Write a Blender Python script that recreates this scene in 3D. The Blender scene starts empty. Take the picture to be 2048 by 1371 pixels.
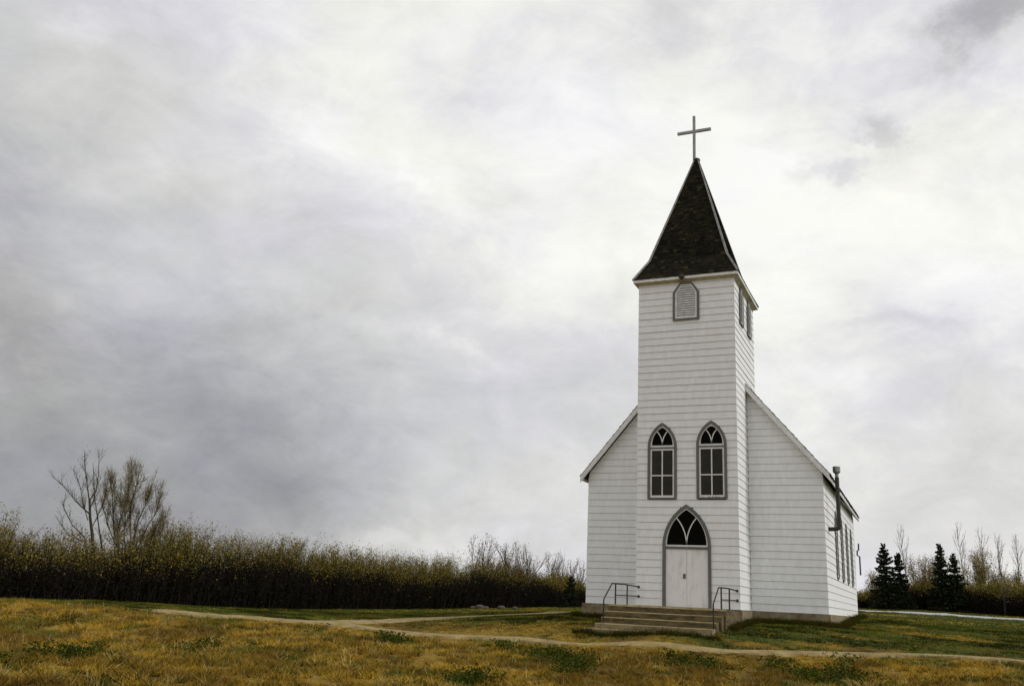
import bpy, math, random
import numpy as np
from mathutils import Matrix, Vector
random.seed(7); rng = np.random.default_rng(7)
S = bpy.context.scene
COL = S.collection

# ------------------------------------------------------------------ camera
FPX = 1824.08                                   # focal length in pixels of the 2048 wide photograph
CAM = np.array([9.0775, -31.0626, -0.1321])
YAW, PITCH, ROLL = -0.4274, 0.2771, 0.0498
def cam_axes():
    cy, sy, cp, sp = math.cos(YAW), math.sin(YAW), math.cos(PITCH), math.sin(PITCH)
    fw = np.array([sy*cp, cy*cp, sp]); rt = np.array([cy, -sy, 0.0]); up = np.cross(rt, fw)
    c, s = math.cos(ROLL), math.sin(ROLL)
    return c*rt + s*up, -s*rt + c*up, fw
RT, UP, FW = cam_axes()
cd = bpy.data.cameras.new('camera'); cam = bpy.data.objects.new('camera', cd); COL.objects.link(cam)
cd.sensor_width = 36; cd.lens = 36*FPX/2048; cd.clip_end = 5000; cd.clip_start = 0.1
M = Matrix(((RT[0], UP[0], -FW[0], CAM[0]), (RT[1], UP[1], -FW[1], CAM[1]), (RT[2], UP[2], -FW[2], CAM[2]), (0, 0, 0, 1)))
cam.matrix_world = M; S.camera = cam
S.render.resolution_x = 1024; S.render.resolution_y = 685
def ray(px, py):
    d = FW*FPX + RT*(px-1024) - UP*(py-685.5)
    return d/np.linalg.norm(d)
def at(px, py, t):
    return CAM + ray(px, py)*t

# ------------------------------------------------------------------ light
SUN_EL, SUN_AZ = math.radians(38), math.radians(83)    # azimuth from +Y towards +X
S.view_settings.view_transform = 'Standard'; S.view_settings.look = 'None'
S.view_settings.exposure = 0; S.view_settings.gamma = 1
sd = bpy.data.lights.new('sun', 'SUN'); sun = bpy.data.objects.new('sun', sd); COL.objects.link(sun)
sd.energy = 1.5; sd.angle = math.radians(12); sd.color = (1, .96, .90)
tosun = Vector((math.cos(SUN_EL)*math.sin(SUN_AZ), math.cos(SUN_EL)*math.cos(SUN_AZ), math.sin(SUN_EL)))
sun.rotation_euler = tosun.to_track_quat('Z', 'Y').to_euler(); sun.location = (60, 0, 50)

W = bpy.data.worlds.new('World'); S.world = W; W.use_nodes = True
nt = W.node_tree; nt.nodes.clear(); N = nt.nodes; L = nt.links
def nd(tree, t, **k):
    n = tree.nodes.new(t)
    for a, v in k.items():
        if a.startswith('i_'):
            n.inputs[a[2:].replace('_', ' ')].default_value = v
        else: setattr(n, a, v)
    return n
def mth(tree, op, a, b=None, clamp=False):
    n = tree.nodes.new('ShaderNodeMath'); n.operation = op; n.use_clamp = clamp
    for i, v in enumerate((a, b)):
        if v is None: continue
        if isinstance(v, (int, float)): n.inputs[i].default_value = v
        else: tree.links.new(v, n.inputs[i])
    return n.outputs[0]
# clouds: broad masses placed by azimuth and elevation, their edges broken by noise
tc = nd(nt, 'ShaderNodeTexCoord'); sep = nd(nt, 'ShaderNodeSeparateXYZ'); L.new(tc.outputs['Generated'], sep.inputs[0])
def wn(scale, detail, rough, zs=1.0, off=(0, 0, 0), dist=0.0):
    mp = nd(nt, 'ShaderNodeMapping'); mp.inputs['Scale'].default_value = (1, 1, zs); mp.inputs['Location'].default_value = off
    L.new(tc.outputs['Generated'], mp.inputs[0])
    n = nd(nt, 'ShaderNodeTexNoise', i_Scale=scale, i_Detail=detail, i_Roughness=rough, i_Distortion=dist); L.new(mp.outputs[0], n.inputs['Vector'])
    return n.outputs['Fac']
az = mth(nt, 'ARCTAN2', sep.outputs[0], sep.outputs[1]); el = mth(nt, 'ARCSINE', sep.outputs[2])
w1 = mth(nt, 'SUBTRACT', wn(3.0, 7, .6, 1.6), .5); w2 = mth(nt, 'SUBTRACT', wn(3.0, 7, .6, 1.6, (5, 2, 1)), .5)
w3 = mth(nt, 'SUBTRACT', wn(16, 8, .65, 1.3, (2, 9, 1)), .5); w4 = mth(nt, 'SUBTRACT', wn(16, 8, .65, 1.3, (6, 3, 5)), .5)
azw = mth(nt, 'ADD', mth(nt, 'ADD', az, mth(nt, 'MULTIPLY', w1, .14)), mth(nt, 'MULTIPLY', w3, .10)); elw = mth(nt, 'ADD', mth(nt, 'ADD', el, mth(nt, 'MULTIPLY', w2, .08)), mth(nt, 'MULTIPLY', w4, .07))
# broad brightness of the cloud deck, sampled by direction, as a sum of soft lobes
SAMP = [(100,100,200),(100,300,196),(60,380,184),(100,500,196),(100,650,168),(300,900,156),(0,950,160),(500,950,154),(700,950,162),(900,1000,184),(500,150,222),
 (650,250,240),(850,390,234),(700,500,208),(500,500,204),(700,620,194),(860,680,210),(1000,600,216),(1100,200,236),(1200,500,240),(1000,850,196),(1100,1000,202),(1240,700,222),
 (300,300,205),(300,600,178),(450,700,176),(300,760,168),(100,780,172),(100,1080,150),(400,1060,150),(700,1060,172),(880,1090,205),(1080,1110,214),(300,60,208),(700,60,224),(900,80,228),(900,230,230),
 (1300,50,224),(1500,100,232),(1700,50,224),(1950,50,214),(1800,150,226),(1600,250,238),(1900,250,232),(1500,450,243),(1900,450,238),(1600,650,234),(1850,640,226),(2000,600,234),
 (1700,780,226),(1900,780,208),(2000,850,214),(1700,900,216),(1850,950,212),(2000,1050,222),(1800,1050,220),(1300,300,238),(0,200,196),(0,0,200),(500,400,208),(700,780,182),(900,780,190),
 (-250,300,190),(-250,700,165),(-250,1000,155),(2250,300,228),(2250,700,222),(2250,1000,218),(500,-200,215),(1000,-200,226),(1600,-200,226),(2100,-200,220)]
BASEV = .875
_D = np.array([ray(a, b) for a, b, c in SAMP]); _V = np.array([(c+(9 if c >= 222 else 8 if c > 175 else 5))/255-BASEV for a, b, c in SAMP])
_G = np.array([ray(a, b) for b in (-60, 160, 380, 600, 820, 1040) for a in (-120, 140, 400, 660, 920, 1180, 1440, 1700, 1960, 2220)]); KS = 2/(235/FPX)**2
_M = np.exp(KS*(_D@_G.T-1)); _wt = np.linalg.solve(_M.T@_M+.05*np.eye(len(_G)), _M.T@_V)
wv = nd(nt, 'ShaderNodeCombineXYZ'); L.new(mth(nt, 'MULTIPLY', w1, .20), wv.inputs[0]); L.new(mth(nt, 'MULTIPLY', mth(nt, 'ADD', w1, w2), .10), wv.inputs[1]); L.new(mth(nt, 'MULTIPLY', w2, .16), wv.inputs[2])
va = nd(nt, 'ShaderNodeVectorMath', operation='ADD'); L.new(tc.outputs['Generated'], va.inputs[0]); L.new(wv.outputs[0], va.inputs[1])
vn = nd(nt, 'ShaderNodeVectorMath', operation='NORMALIZE'); L.new(va.outputs[0], vn.inputs[0])
acc = None
for c, wgt in zip(_G, _wt):
    d = nd(nt, 'ShaderNodeVectorMath', operation='DOT_PRODUCT'); L.new(vn.outputs[0], d.inputs[0]); d.inputs[1].default_value = tuple(c)
    m1 = nd(nt, 'ShaderNodeMath', operation='MULTIPLY_ADD'); L.new(d.outputs['Value'], m1.inputs[0]); m1.inputs[1].default_value = KS; m1.inputs[2].default_value = -KS
    m2 = nd(nt, 'ShaderNodeMath', operation='EXPONENT'); L.new(m1.outputs[0], m2.inputs[0])
    m3 = nd(nt, 'ShaderNodeMath', operation='MULTIPLY_ADD'); L.new(m2.outputs[0], m3.inputs[0]); m3.inputs[1].default_value = float(wgt)
    if acc is None: m3.inputs[2].default_value = 0
    else: L.new(acc, m3.inputs[2])
    acc = m3.outputs[0]
# smaller shapes: (px, py, half width px, half height px, tilt degrees, amount)
BLOBS = [(1950, 45, 130, 50, -25, -.14), (1748, 285, 40, 30, 30, -.10), (1655, 350, 75, 18, 0, -.09), (1720, 300, 190, 90, 30, -.045), (1880, 100, 200, 60, -30, -.05), (1350, 30, 90, 60, 80, -.07), (1450, 330, 90, 160, 0, .04), (1850, 640, 110, 16, 0, -.05),
         (240, 640, 420, 34, -8, -.035), (100, 390, 200, 34, -6, -.03), (860, 670, 190, 24, 12, .05), (640, 250, 60, 50, 60, .03), (855, 395, 34, 26, 40, .05), (790, 1090, 130, 16, 6, .06), (180, 60, 50, 24, -40, .05), (300, 320, 26, 50, 0, .03)]
for (px, py, hw, hh, tilt, amt) in BLOBS:
    r = ray(px, py); a0 = math.atan2(r[0], r[1]); e0 = math.asin(r[2])
    t = math.radians(-tilt) - ROLL; ct, st = math.cos(t), math.sin(t)
    da = mth(nt, 'MULTIPLY', mth(nt, 'SUBTRACT', azw, a0), math.cos(e0)); de = mth(nt, 'SUBTRACT', elw, e0)
    u = mth(nt, 'ADD', mth(nt, 'MULTIPLY', da, ct*FPX/hw), mth(nt, 'MULTIPLY', de, st*FPX/hw))
    v = mth(nt, 'ADD', mth(nt, 'MULTIPLY', da, -st*FPX/hh), mth(nt, 'MULTIPLY', de, ct*FPX/hh))
    q = mth(nt, 'ADD', mth(nt, 'MULTIPLY', u, u), mth(nt, 'MULTIPLY', v, v))
    sh = mth(nt, 'EXPONENT', mth(nt, 'MULTIPLY', q, -1.0))
    if amt <= -.1:      # openings in the deck have broken edges
        mr = nd(nt, 'ShaderNodeMapRange', interpolation_type='SMOOTHSTEP'); L.new(mth(nt, 'MULTIPLY', sh, mth(nt, 'ADD', mth(nt, 'MULTIPLY', mth(nt, 'ADD', w3, w4), 1.6), 1.0)), mr.inputs[0])
        mr.inputs['From Min'].default_value = .0; mr.inputs['From Max'].default_value = 1.0; sh = mr.outputs[0]
    acc = mth(nt, 'ADD', acc, mth(nt, 'MULTIPLY', sh, amt))
n1 = mth(nt, 'MULTIPLY', mth(nt, 'SUBTRACT', wn(5, 10, .66, 1.9, (3, 7, 2), .35), .5), .25)
n2 = mth(nt, 'MULTIPLY', mth(nt, 'SUBTRACT', wn(13, 10, .62, 1.6, (1, 1, 4), .6), .5), .15)
val = mth(nt, 'ADD', mth(nt, 'ADD', acc, mth(nt, 'ADD', n1, n2)), BASEV)
ramp = nd(nt, 'ShaderNodeValToRGB'); L.new(val, ramp.inputs[0])
cr = ramp.color_ramp; cr.interpolation = 'LINEAR'
def lin(*c): return tuple((x/255/12.92 if x/255 <= .04045 else ((x/255+.055)/1.055)**2.4) for x in c) + (1,)
stops = [(.45, (112, 111, 118)), (.58, (146, 146, 151)), (.66, (167, 167, 170)), (.72, (185, 185, 188)), (.80, (206, 206, 207)), (.88, (224, 223, 226)), (.94, (241, 241, 239)), (1.0, (253, 253, 250))]
cr.elements[0].position, cr.elements[0].color = stops[0][0], lin(*stops[0][1])
cr.elements[1].position, cr.elements[1].color = stops[-1][0], lin(*stops[-1][1])
for p, c in stops[1:-1]:
    e = cr.elements.new(p); e.color = lin(*c)
sky = nd(nt, 'ShaderNodeTexSky', sky_type='NISHITA', sun_disc=False, sun_elevation=SUN_EL, sun_rotation=SUN_AZ)
bgs = nd(nt, 'ShaderNodeBackground', i_Strength=.12); L.new(sky.outputs[0], bgs.inputs[0])
tint = nd(nt, 'ShaderNodeValToRGB'); L.new(wn(4.5, 7, .6, 1.8, (9, 4, 7), .3), tint.inputs[0])      # cloud layers differ: cream where thin, slate where thick
tint.color_ramp.elements[0].position = .38; tint.color_ramp.elements[0].color = (.975, .97, 1.0, 1); tint.color_ramp.elements[1].position = .60; tint.color_ramp.elements[1].color = (1.0, 1.0, .955, 1)
tm = nd(nt, 'ShaderNodeMix', data_type='RGBA', blend_type='MULTIPLY'); tm.inputs['Factor'].default_value = 1; L.new(ramp.outputs[0], tm.inputs['A']); L.new(tint.outputs[0], tm.inputs['B'])
bgc = nd(nt, 'ShaderNodeBackground', i_Strength=1.02); L.new(tm.outputs['Result'], bgc.inputs[0])
thin = nd(nt, 'ShaderNodeMapRange'); thin.inputs['From Min'].default_value = .42; thin.inputs['From Max'].default_value = .62
thin.inputs['To Min'].default_value = .94; thin.inputs['To Max'].default_value = 1.0
L.new(wn(2.2, 6, .6, 1.5, (8, 3, 1)), thin.inputs[0])
mx = nd(nt, 'ShaderNodeMixShader'); L.new(thin.outputs[0], mx.inputs[0]); L.new(bgs.outputs[0], mx.inputs[1]); L.new(bgc.outputs[0], mx.inputs[2])
wo = nd(nt, 'ShaderNodeOutputWorld'); L.new(mx.outputs[0], wo.inputs[0])

# ------------------------------------------------------------------ materials
def mat(name, col=(.5, .5, .5), rough=.8, col2=None, nscale=8, bump=0, bscale=40, attr=None, trans=0, stretch=(1, 1, 1), metal=0, spec=.5, amt=1.0, detail=6, col3=None, n3=1.2):
    m = bpy.data.materials.new(name); m.use_nodes = True; t = m.node_tree
    b = t.nodes['Principled BSDF']; out = t.nodes['Material Output']
    b.inputs['Roughness'].default_value = rough; b.inputs['Metallic'].default_value = metal; b.inputs['Specular IOR Level'].default_value = spec
    b.inputs['Base Color'].default_value = (*col, 1)
    src = None
    tcn = nd(t, 'ShaderNodeTexCoord'); mp = nd(t, 'ShaderNodeMapping'); mp.inputs['Scale'].default_value = stretch
    t.links.new(tcn.outputs['Object'], mp.inputs[0])
    def mixin(src, c, scale, lo, hi, a):
        n = nd(t, 'ShaderNodeTexNoise', i_Scale=scale, i_Detail=detail, i_Roughness=.65); t.links.new(mp.outputs[0], n.inputs['Vector'])
        mr = nd(t, 'ShaderNodeMapRange'); t.links.new(n.outputs['Fac'], mr.inputs[0])
        mr.inputs['From Min'].default_value = lo; mr.inputs['From Max'].default_value = hi; mr.inputs['To Max'].default_value = a
        x = nd(t, 'ShaderNodeMix', data_type='RGBA'); t.links.new(mr.outputs[0], x.inputs['Factor'])
        if src is None: x.inputs['A'].default_value = (*col, 1)
        else: t.links.new(src, x.inputs['A'])
        x.inputs['B'].default_value = (*c, 1)
        return x.outputs['Result']
    if attr:
        a = nd(t, 'ShaderNodeAttribute', attribute_name=attr); src = a.outputs['Color']
    if col2: src = mixin(src, col2, nscale, .38, .66, amt)
    if col3: src = mixin(src, col3, n3, .5, .66, amt)
    if src: t.links.new(src, b.inputs['Base Color'])
    if bump:
        n = nd(t, 'ShaderNodeTexNoise', i_Scale=bscale, i_Detail=6, i_Roughness=.7); t.links.new(mp.outputs[0], n.inputs['Vector'])
        bp = nd(t, 'ShaderNodeBump', i_Strength=bump, i_Distance=.02); t.links.new(n.outputs['Fac'], bp.inputs['Height'])
        t.links.new(bp.outputs[0], b.inputs['Normal'])
    if trans:
        tr = nd(t, 'ShaderNodeBsdfTranslucent'); ms = nd(t, 'ShaderNodeMixShader'); ms.inputs[0].default_value = trans
        if src: t.links.new(src, tr.inputs[0])
        else: tr.inputs[0].default_value = (*col, 1)
        t.links.new(b.outputs[0], ms.inputs[1]); t.links.new(tr.outputs[0], ms.inputs[2]); t.links.new(ms.outputs[0], out.inputs[0])
    return m
MT = {}
MT['board'] = mat('white_siding_paint', (.855, .868, .862), .65, (.76, .77, .755), 2.6, .25, 30, stretch=(2.2, 2.2, .8), col3=(.79, .785, .75), n3=1.1, amt=.8)
MT['white'] = mat('white_trim_paint', (.80, .80, .77), .5, (.62, .62, .58), 7, .2, 60)
MT['door'] = mat('white_door_paint', (.83, .825, .81), .5, (.75, .745, .725), 3, .15, 40, stretch=(2, 2, .7), col3=(.60, .58, .53), n3=1.6, amt=.7)
MT['grey'] = mat('grey_trim_paint', (.105, .108, .100), .6, (.15, .15, .135), 12, .3, 60)
MT['hip'] = mat('grey_galvanised_trim', (.30, .30, .285), .55, (.15, .145, .13), 6, .2, 40, metal=.2)
MT['soffit'] = mat('cream_soffit_paint', (.60, .55, .40), .7, (.42, .36, .22), 6, .2, 60)
MT['core'] = mat('dark_shade_backing', (.075, .073, .068), .95, (.03, .03, .03), 5)  # dark colour paints in the shade of board gaps and recesses
MT['pane'] = mat('dark_glass', (.023, .0215, .013), .3, (.034, .031, .019), 3, spec=.13)
MT['pane2'] = mat('black_glass', (.002, .002, .0015), .3, (.003, .003, .002), 3, spec=.03)
MT['pane3'] = mat('side_window_glass', (.02, .02, .018), .12, (.03, .03, .025), 3, spec=.5)
MT['shingle'] = mat('weathered_cedar_shingle', attr='col', rough=.95, col2=(.006, .006, .003), nscale=7, bump=.8, bscale=60, col3=(.026, .021, .009), n3=1.2, spec=.12, amt=.75)
MT['conc'] = mat('weathered_concrete', (.29, .24, .14), .92, (.13, .10, .045), 3.5, .9, 28, col3=(.30, .25, .13), n3=1.5)
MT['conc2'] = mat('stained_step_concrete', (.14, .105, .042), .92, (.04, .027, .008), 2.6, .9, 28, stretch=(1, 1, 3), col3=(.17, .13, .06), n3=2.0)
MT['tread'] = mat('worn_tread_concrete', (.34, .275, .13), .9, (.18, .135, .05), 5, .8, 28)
MT['iron'] = mat('black_painted_iron', (.006, .006, .005), .55, (.018, .013, .009), 20, .2, 80)
MT['cross'] = mat('weathered_grey_metal', (.40, .40, .385), .6, (.24, .235, .22), 10, .2, 60)
MT['flue'] = mat('rusty_dark_flue_steel', (.020, .017, .012), .6, (.045, .032, .018), 9, .4, 40)
MT['flue2'] = mat('galvanised_flue_cap', (.36, .36, .35), .45, (.2, .2, .19), 12, .2, 40, metal=.4)
MT['brass'] = mat('old_lock_metal', (.22, .21, .19), .5, (.03, .028, .024), 14, metal=.3)
MT['bark'] = mat('dark_bark', (.055, .045, .030), .95, (.028, .022, .015), 6, .6, 30)
MT['bark2'] = mat('pale_grey_bark', (.15, .135, .11), .95, (.07, .06, .045), 6, .4, 30)
MT['veg'] = mat('shrub_leaves', attr='col', rough=.85, trans=.30, spec=.15)
MT['twig'] = mat('twigs', attr='col', rough=.9, spec=.15)
MT['needle'] = mat('spruce_needles', attr='col', rough=.8, spec=.2)
MT['blade'] = mat('grass_blades', attr='col', rough=.9, trans=.22, spec=.04)
MT['ground'] = mat('grassy_ground', attr='col', rough=.95, col2=(.030, .020, .006), nscale=6, bump=1.0, bscale=22, spec=.1, amt=.7)
MT['track'] = mat('pale_gravel_track', (.37, .285, .12), .95, (.20, .14, .05), 2.2, 1.0, 45, col3=(.22, .18, .10), n3=7, spec=.2)
MT['road'] = mat('pale_asphalt', (.42, .42, .41), .85, (.34, .34, .33), 2, .3, 30)
MT['tuft_standin'] = mat('tuft_standin_rock', (.10, .085, .06), .9, (.05, .042, .03), 6, .8, 12)
MT['fence'] = mat('weathered_fence_wood', (.05, .042, .035), .9, (.09, .08, .065), 6, .4, 30)

# ------------------------------------------------------------------ helpers
BASE = {}
def obj(name, verts, faces, m=None, parent=None, smooth=False, colors=None, kind=None, label=None):
    v = np.asarray(verts, dtype=np.float64).reshape(-1, 3)
    if parent is not None: v = v - BASE[parent.name]
    me = bpy.data.meshes.new(name)
    if isinstance(faces, np.ndarray):
        k = faces.shape[1]; n = len(faces)
        me.vertices.add(len(v)); me.vertices.foreach_set('co', v.astype(np.float32).ravel())
        me.loops.add(n*k); me.loops.foreach_set('vertex_index', faces.astype(np.int32).ravel())
        me.polygons.add(n); me.polygons.foreach_set('loop_start', np.arange(0, n*k, k, dtype=np.int32))
        me.update(calc_edges=True)
    else:
        me.from_pydata([tuple(p) for p in v.tolist()], [], faces); me.update()
    if smooth: me.polygons.foreach_set('use_smooth', [True]*len(me.polygons))
    if colors is not None:
        c = np.ones((len(v), 4), np.float32); c[:, :3] = colors
        a = me.attributes.new('col', 'FLOAT_COLOR', 'POINT'); a.data.foreach_set('color', c.ravel())
    if m is not None:
        ms = m if isinstance(m, list) else [m]
        for q in ms: me.materials.append(q)
    o = bpy.data.objects.new(name, me); COL.objects.link(o)
    if parent is not None:
        o.parent = parent; BASE[o.name] = BASE[parent.name]
    if kind: o['kind'] = kind
    if label: o['label'] = label
    return o
def thing(name, loc, label, cat, group=None):
    o = bpy.data.objects.new(name, None); COL.objects.link(o); o.location = loc; o.empty_display_size = .3
    BASE[o.name] = np.array(loc, float); tag(o, label, cat, group); return o
def tag(o, label, cat, group=None):
    o['label'] = label; o['category'] = cat
    if group: o['group'] = group
class MB:
    def __init__(s): s.v = []; s.f = []
    def add(s, v, f):
        n = len(s.v); s.v += [tuple(map(float, p)) for p in v]; s.f += [tuple(i+n for i in q) for q in f]
    def box(s, a, b):
        (x0, y0, z0), (x1, y1, z1) = a, b
        s.add([(x0, y0, z0), (x1, y0, z0), (x1, y1, z0), (x0, y1, z0), (x0, y0, z1), (x1, y0, z1), (x1, y1, z1), (x0, y1, z1)],
              [(0, 3, 2, 1), (4, 5, 6, 7), (0, 1, 5, 4), (1, 2, 6, 5), (2, 3, 7, 6), (3, 0, 4, 7)])
    def hexa(s, p):      # 8 points: bottom ring then top ring
        s.add(p, [(0, 3, 2, 1), (4, 5, 6, 7), (0, 1, 5, 4), (1, 2, 6, 5), (2, 3, 7, 6), (3, 0, 4, 7)])
    def tube(s, pts, r, n=8, cap=True):
        pts = [np.array(p, float) for p in pts]; rs = r if isinstance(r, (list, tuple)) else [r]*len(pts)
        ring = []; prev = None
        for i, p in enumerate(pts):
            a = pts[max(i-1, 0)]; b = pts[min(i+1, len(pts)-1)]; t = (b-a)/np.linalg.norm(b-a)
            if prev is None:
                h = np.array([0, 0, 1.]) if abs(t[2]) < .9 else np.array([1., 0, 0])
            else: h = prev
            u = h - t*(h@t); u /= np.linalg.norm(u); w = np.cross(t, u); prev = u
            ring.append([p + rs[i]*(math.cos(k*2*math.pi/n)*u + math.sin(k*2*math.pi/n)*w) for k in range(n)])
        v = [q for g in ring for q in g]; f = []
        for i in range(len(pts)-1):
            for k in range(n): f.append((i*n+k, i*n+(k+1) % n, (i+1)*n+(k+1) % n, (i+1)*n+k))
        if cap: f += [tuple(range(n-1, -1, -1)), tuple((len(pts)-1)*n+k for k in range(n))]
        s.add(v, f)
    def build(s, name, m, parent=None, **k): return obj(name, s.v, s.f, m, parent, **k)

def hash2(ix, iy, seed):
    h = (ix.astype(np.int64)*374761393 + iy.astype(np.int64)*668265263 + seed*974634777) & 0xffffffff
    h = ((h ^ (h >> 13))*1274126177) & 0xffffffff
    return ((h ^ (h >> 16)) & 0xffff)/65535.0
def vnoise(x, y, seed=0):
    x = np.asarray(x, float); y = np.asarray(y, float)
    ix, iy = np.floor(x), np.floor(y); fx, fy = x-ix, y-iy; fx = fx*fx*(3-2*fx); fy = fy*fy*(3-2*fy)
    a, b = hash2(ix, iy, seed), hash2(ix+1, iy, seed); c, d = hash2(ix, iy+1, seed), hash2(ix+1, iy+1, seed)
    return (a*(1-fx)+b*fx)*(1-fy) + (c*(1-fx)+d*fx)*fy
def fbm(x, y, seed=0, o=4):
    s = 0; a = .5; t = 0
    for i in range(o):
        s = s + a*vnoise(np.asarray(x)*2**i, np.asarray(y)*2**i, seed+i*17); t += a; a *= .5
    return s/t
def sstep(x, a, b):
    t = np.clip((x-a)/(b-a), 0, 1); return t*t*(3-2*t)

# ------------------------------------------------------------------ terrain
TW, DN, HN, LN, TD = 3.5, 2.09, 4.27, 14.06, 4.02      # tower width, nave set back, nave half width, nave length, tower depth
CX = TW/2
ctrl = [(0, 1371, 15), (500, 1371, 16.5), (1024, 1371, 18), (1500, 1371, 21), (2048, 1371, 23.5), (0, 1203, 34), (250, 1213, 33), (420, 1231, 31),
        (0, 1290, 21), (500, 1290, 23), (1024, 1320, 22), (600, 1243, 31), (900, 1273, 29), (1200, 1291, 27.5), (1450, 1301, 26.5),
        (1740, 1311, 27), (2048, 1328, 27), (960, 1233, 38), (1150, 1223, 43), (800, 1217, 80), (1000, 1214, 95), (1160, 1210, 120),
        (500, 1216, 65), (100, 1208, 54), (600, 1225, 50), (1750, 1260, 34), (2048, 1290, 33), (1900, 1240, 55), (2048, 1250, 55),
        (1720, 1221, 75), (1850, 1227, 70), (2048, 1240, 65), (1730, 1216, 88), (1852, 1219, 88), (1980, 1228, 84), (250, 1206, 62)]
CP = [at(*c) for c in ctrl]
CP += [np.array(p) for p in [(-2.9, 1.8, -.47), (-1, 1.0, -.58), (-.4, -4.2, -.76), (3.6, -4.2, -.76), (1.75, -4.7, -.80), (1.75, -6.2, -1.0), (4.1, -2.3, -.60),
      (3.9, 0, -.47), (4.3, 1.9, -.37), (6.3, 1.8, -.38), (6.4, 8, -.12), (6.4, 16, -.02), (1.7, 8, -.3), (-2.9, 16, -.3), (9, 6, -.25),
      (9.1, -31, -1.75), (9, -50, -1.8), (-45, -25, -1.9), (40, -25, -1.5), (-60, 10, -1.5), (30, -5, -.9), (22, -20, -1.45), (-8, -16, -1.75)]]
CP = np.array(CP)
def tps_u(r): return np.where(r > 1e-9, r*r*np.log(r+1e-12), 0)
_n = len(CP); _K = tps_u(np.linalg.norm(CP[:, None, :2]-CP[None, :, :2], axis=2)) + np.eye(_n)*1.5
_P = np.hstack([np.ones((_n, 1)), CP[:, :2]])
_A = np.zeros((_n+3, _n+3)); _A[:_n, :_n] = _K; _A[:_n, _n:] = _P; _A[_n:, :_n] = _P.T
_w = np.linalg.solve(_A, np.concatenate([CP[:, 2], np.zeros(3)]))
def height(x, y, rough=True):
    x = np.asarray(x, float); y = np.asarray(y, float); sh = x.shape; X = np.stack([x.ravel(), y.ravel()], 1)
    out = np.zeros(len(X))
    for i in range(0, len(X), 20000):
        q = X[i:i+20000]; r = np.linalg.norm(q[:, None, :]-CP[None, :, :2], axis=2)
        out[i:i+20000] = tps_u(r)@_w[:_n] + _w[_n] + q@_w[_n+1:]
    out = out.reshape(sh)
    d = np.hypot(x-CAM[0], y-CAM[1]); far = np.clip(-1.2 + .012*np.clip(x+20, 0, 200), -1.2, 1.4)
    b = sstep(d, 95, 150); out = np.clip(out, -2.6, 2.5)*(1-b) + far*b
    if rough:
        nb = sstep(np.hypot(x-1.75, y-4), 9, 14)
        out = out + nb*((fbm(x*.5, y*.5, 3)-.5)*.12 + (fbm(x*2.2, y*2.2, 9)-.5)*.05)
    return out
def ground_hit(px, py):
    r = ray(px, py); ts = np.linspace(8, 200, 3000); P = CAM + ts[:, None]*r
    h = height(P[:, 0], P[:, 1], False); k = np.argmax(P[:, 2] < h)
    return P[k] if (P[:, 2] < h).any() else P[-1]
TR1 = [ground_hit(x, y) for x, y in [(300, 1221), (440, 1235), (560, 1241), (680, 1250), (780, 1263), (930, 1274), (1088, 1284), (1190, 1290.5), (1400, 1300), (1580, 1307), (1740, 1310.5), (1880, 1313), (1950, 1316), (2043, 1325), (2200, 1350)]]
TR2 = [ground_hit(x, y) for x, y in [(640, 1247), (720, 1244), (800, 1240), (880, 1236), (960, 1232), (1040, 1229), (1110, 1225.5), (1160, 1223)]]
TR2.append(np.array([-8.5, 26, 0])) if TR2[-1][1] < 20 else None
RD = [ground_hit(x, y) for x, y in [(1690, 1221), (1722, 1221.5), (1800, 1223), (1850, 1227), (1920, 1231), (1990, 1236), (2060, 1241), (2200, 1250)]]
def poly_dist(x, y, P):
    d = np.full(x.shape, 1e9); side = np.zeros(x.shape)
    for a, b in zip(P[:-1], P[1:]):
        dx, dy = b[0]-a[0], b[1]-a[1]; l2 = dx*dx+dy*dy
        t = np.clip(((x-a[0])*dx+(y-a[1])*dy)/l2, 0, 1); ex, ey = x-(a[0]+t*dx), y-(a[1]+t*dy); q = np.hypot(ex, ey)
        s = (dx*ey-dy*ex); m = q < d; d = np.where(m, q, d); side = np.where(m, np.sign(s), side)
    return d, side
GREENS = [(1120, 1318, 62, 22), (1150, 1345, 40, 14), (945, 1362, 42, 14), (1365, 1332, 42, 14), (1600, 1350, 45, 18), (1690, 1358, 50, 16), (395, 1300, 24, 11),
          (140, 1308, 24, 10), (12, 1330, 30, 12), (780, 1285, 30, 9), (1010, 1300, 22, 9), (640, 1262, 14, 5), (1700, 1325, 26, 8), (1420, 1340, 30, 12), (150, 1240, 12, 5)]
GW = []
for (px, py, a, b) in GREENS:
    c = ground_hit(px, py); e = ground_hit(px+a, py); f = ground_hit(px, py-b); GW.append((c[0], c[1], min(np.hypot(*(e-c)[:2]), 1.1), min(max(np.hypot(*(f-c)[:2]), .3), 1.3)))
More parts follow.
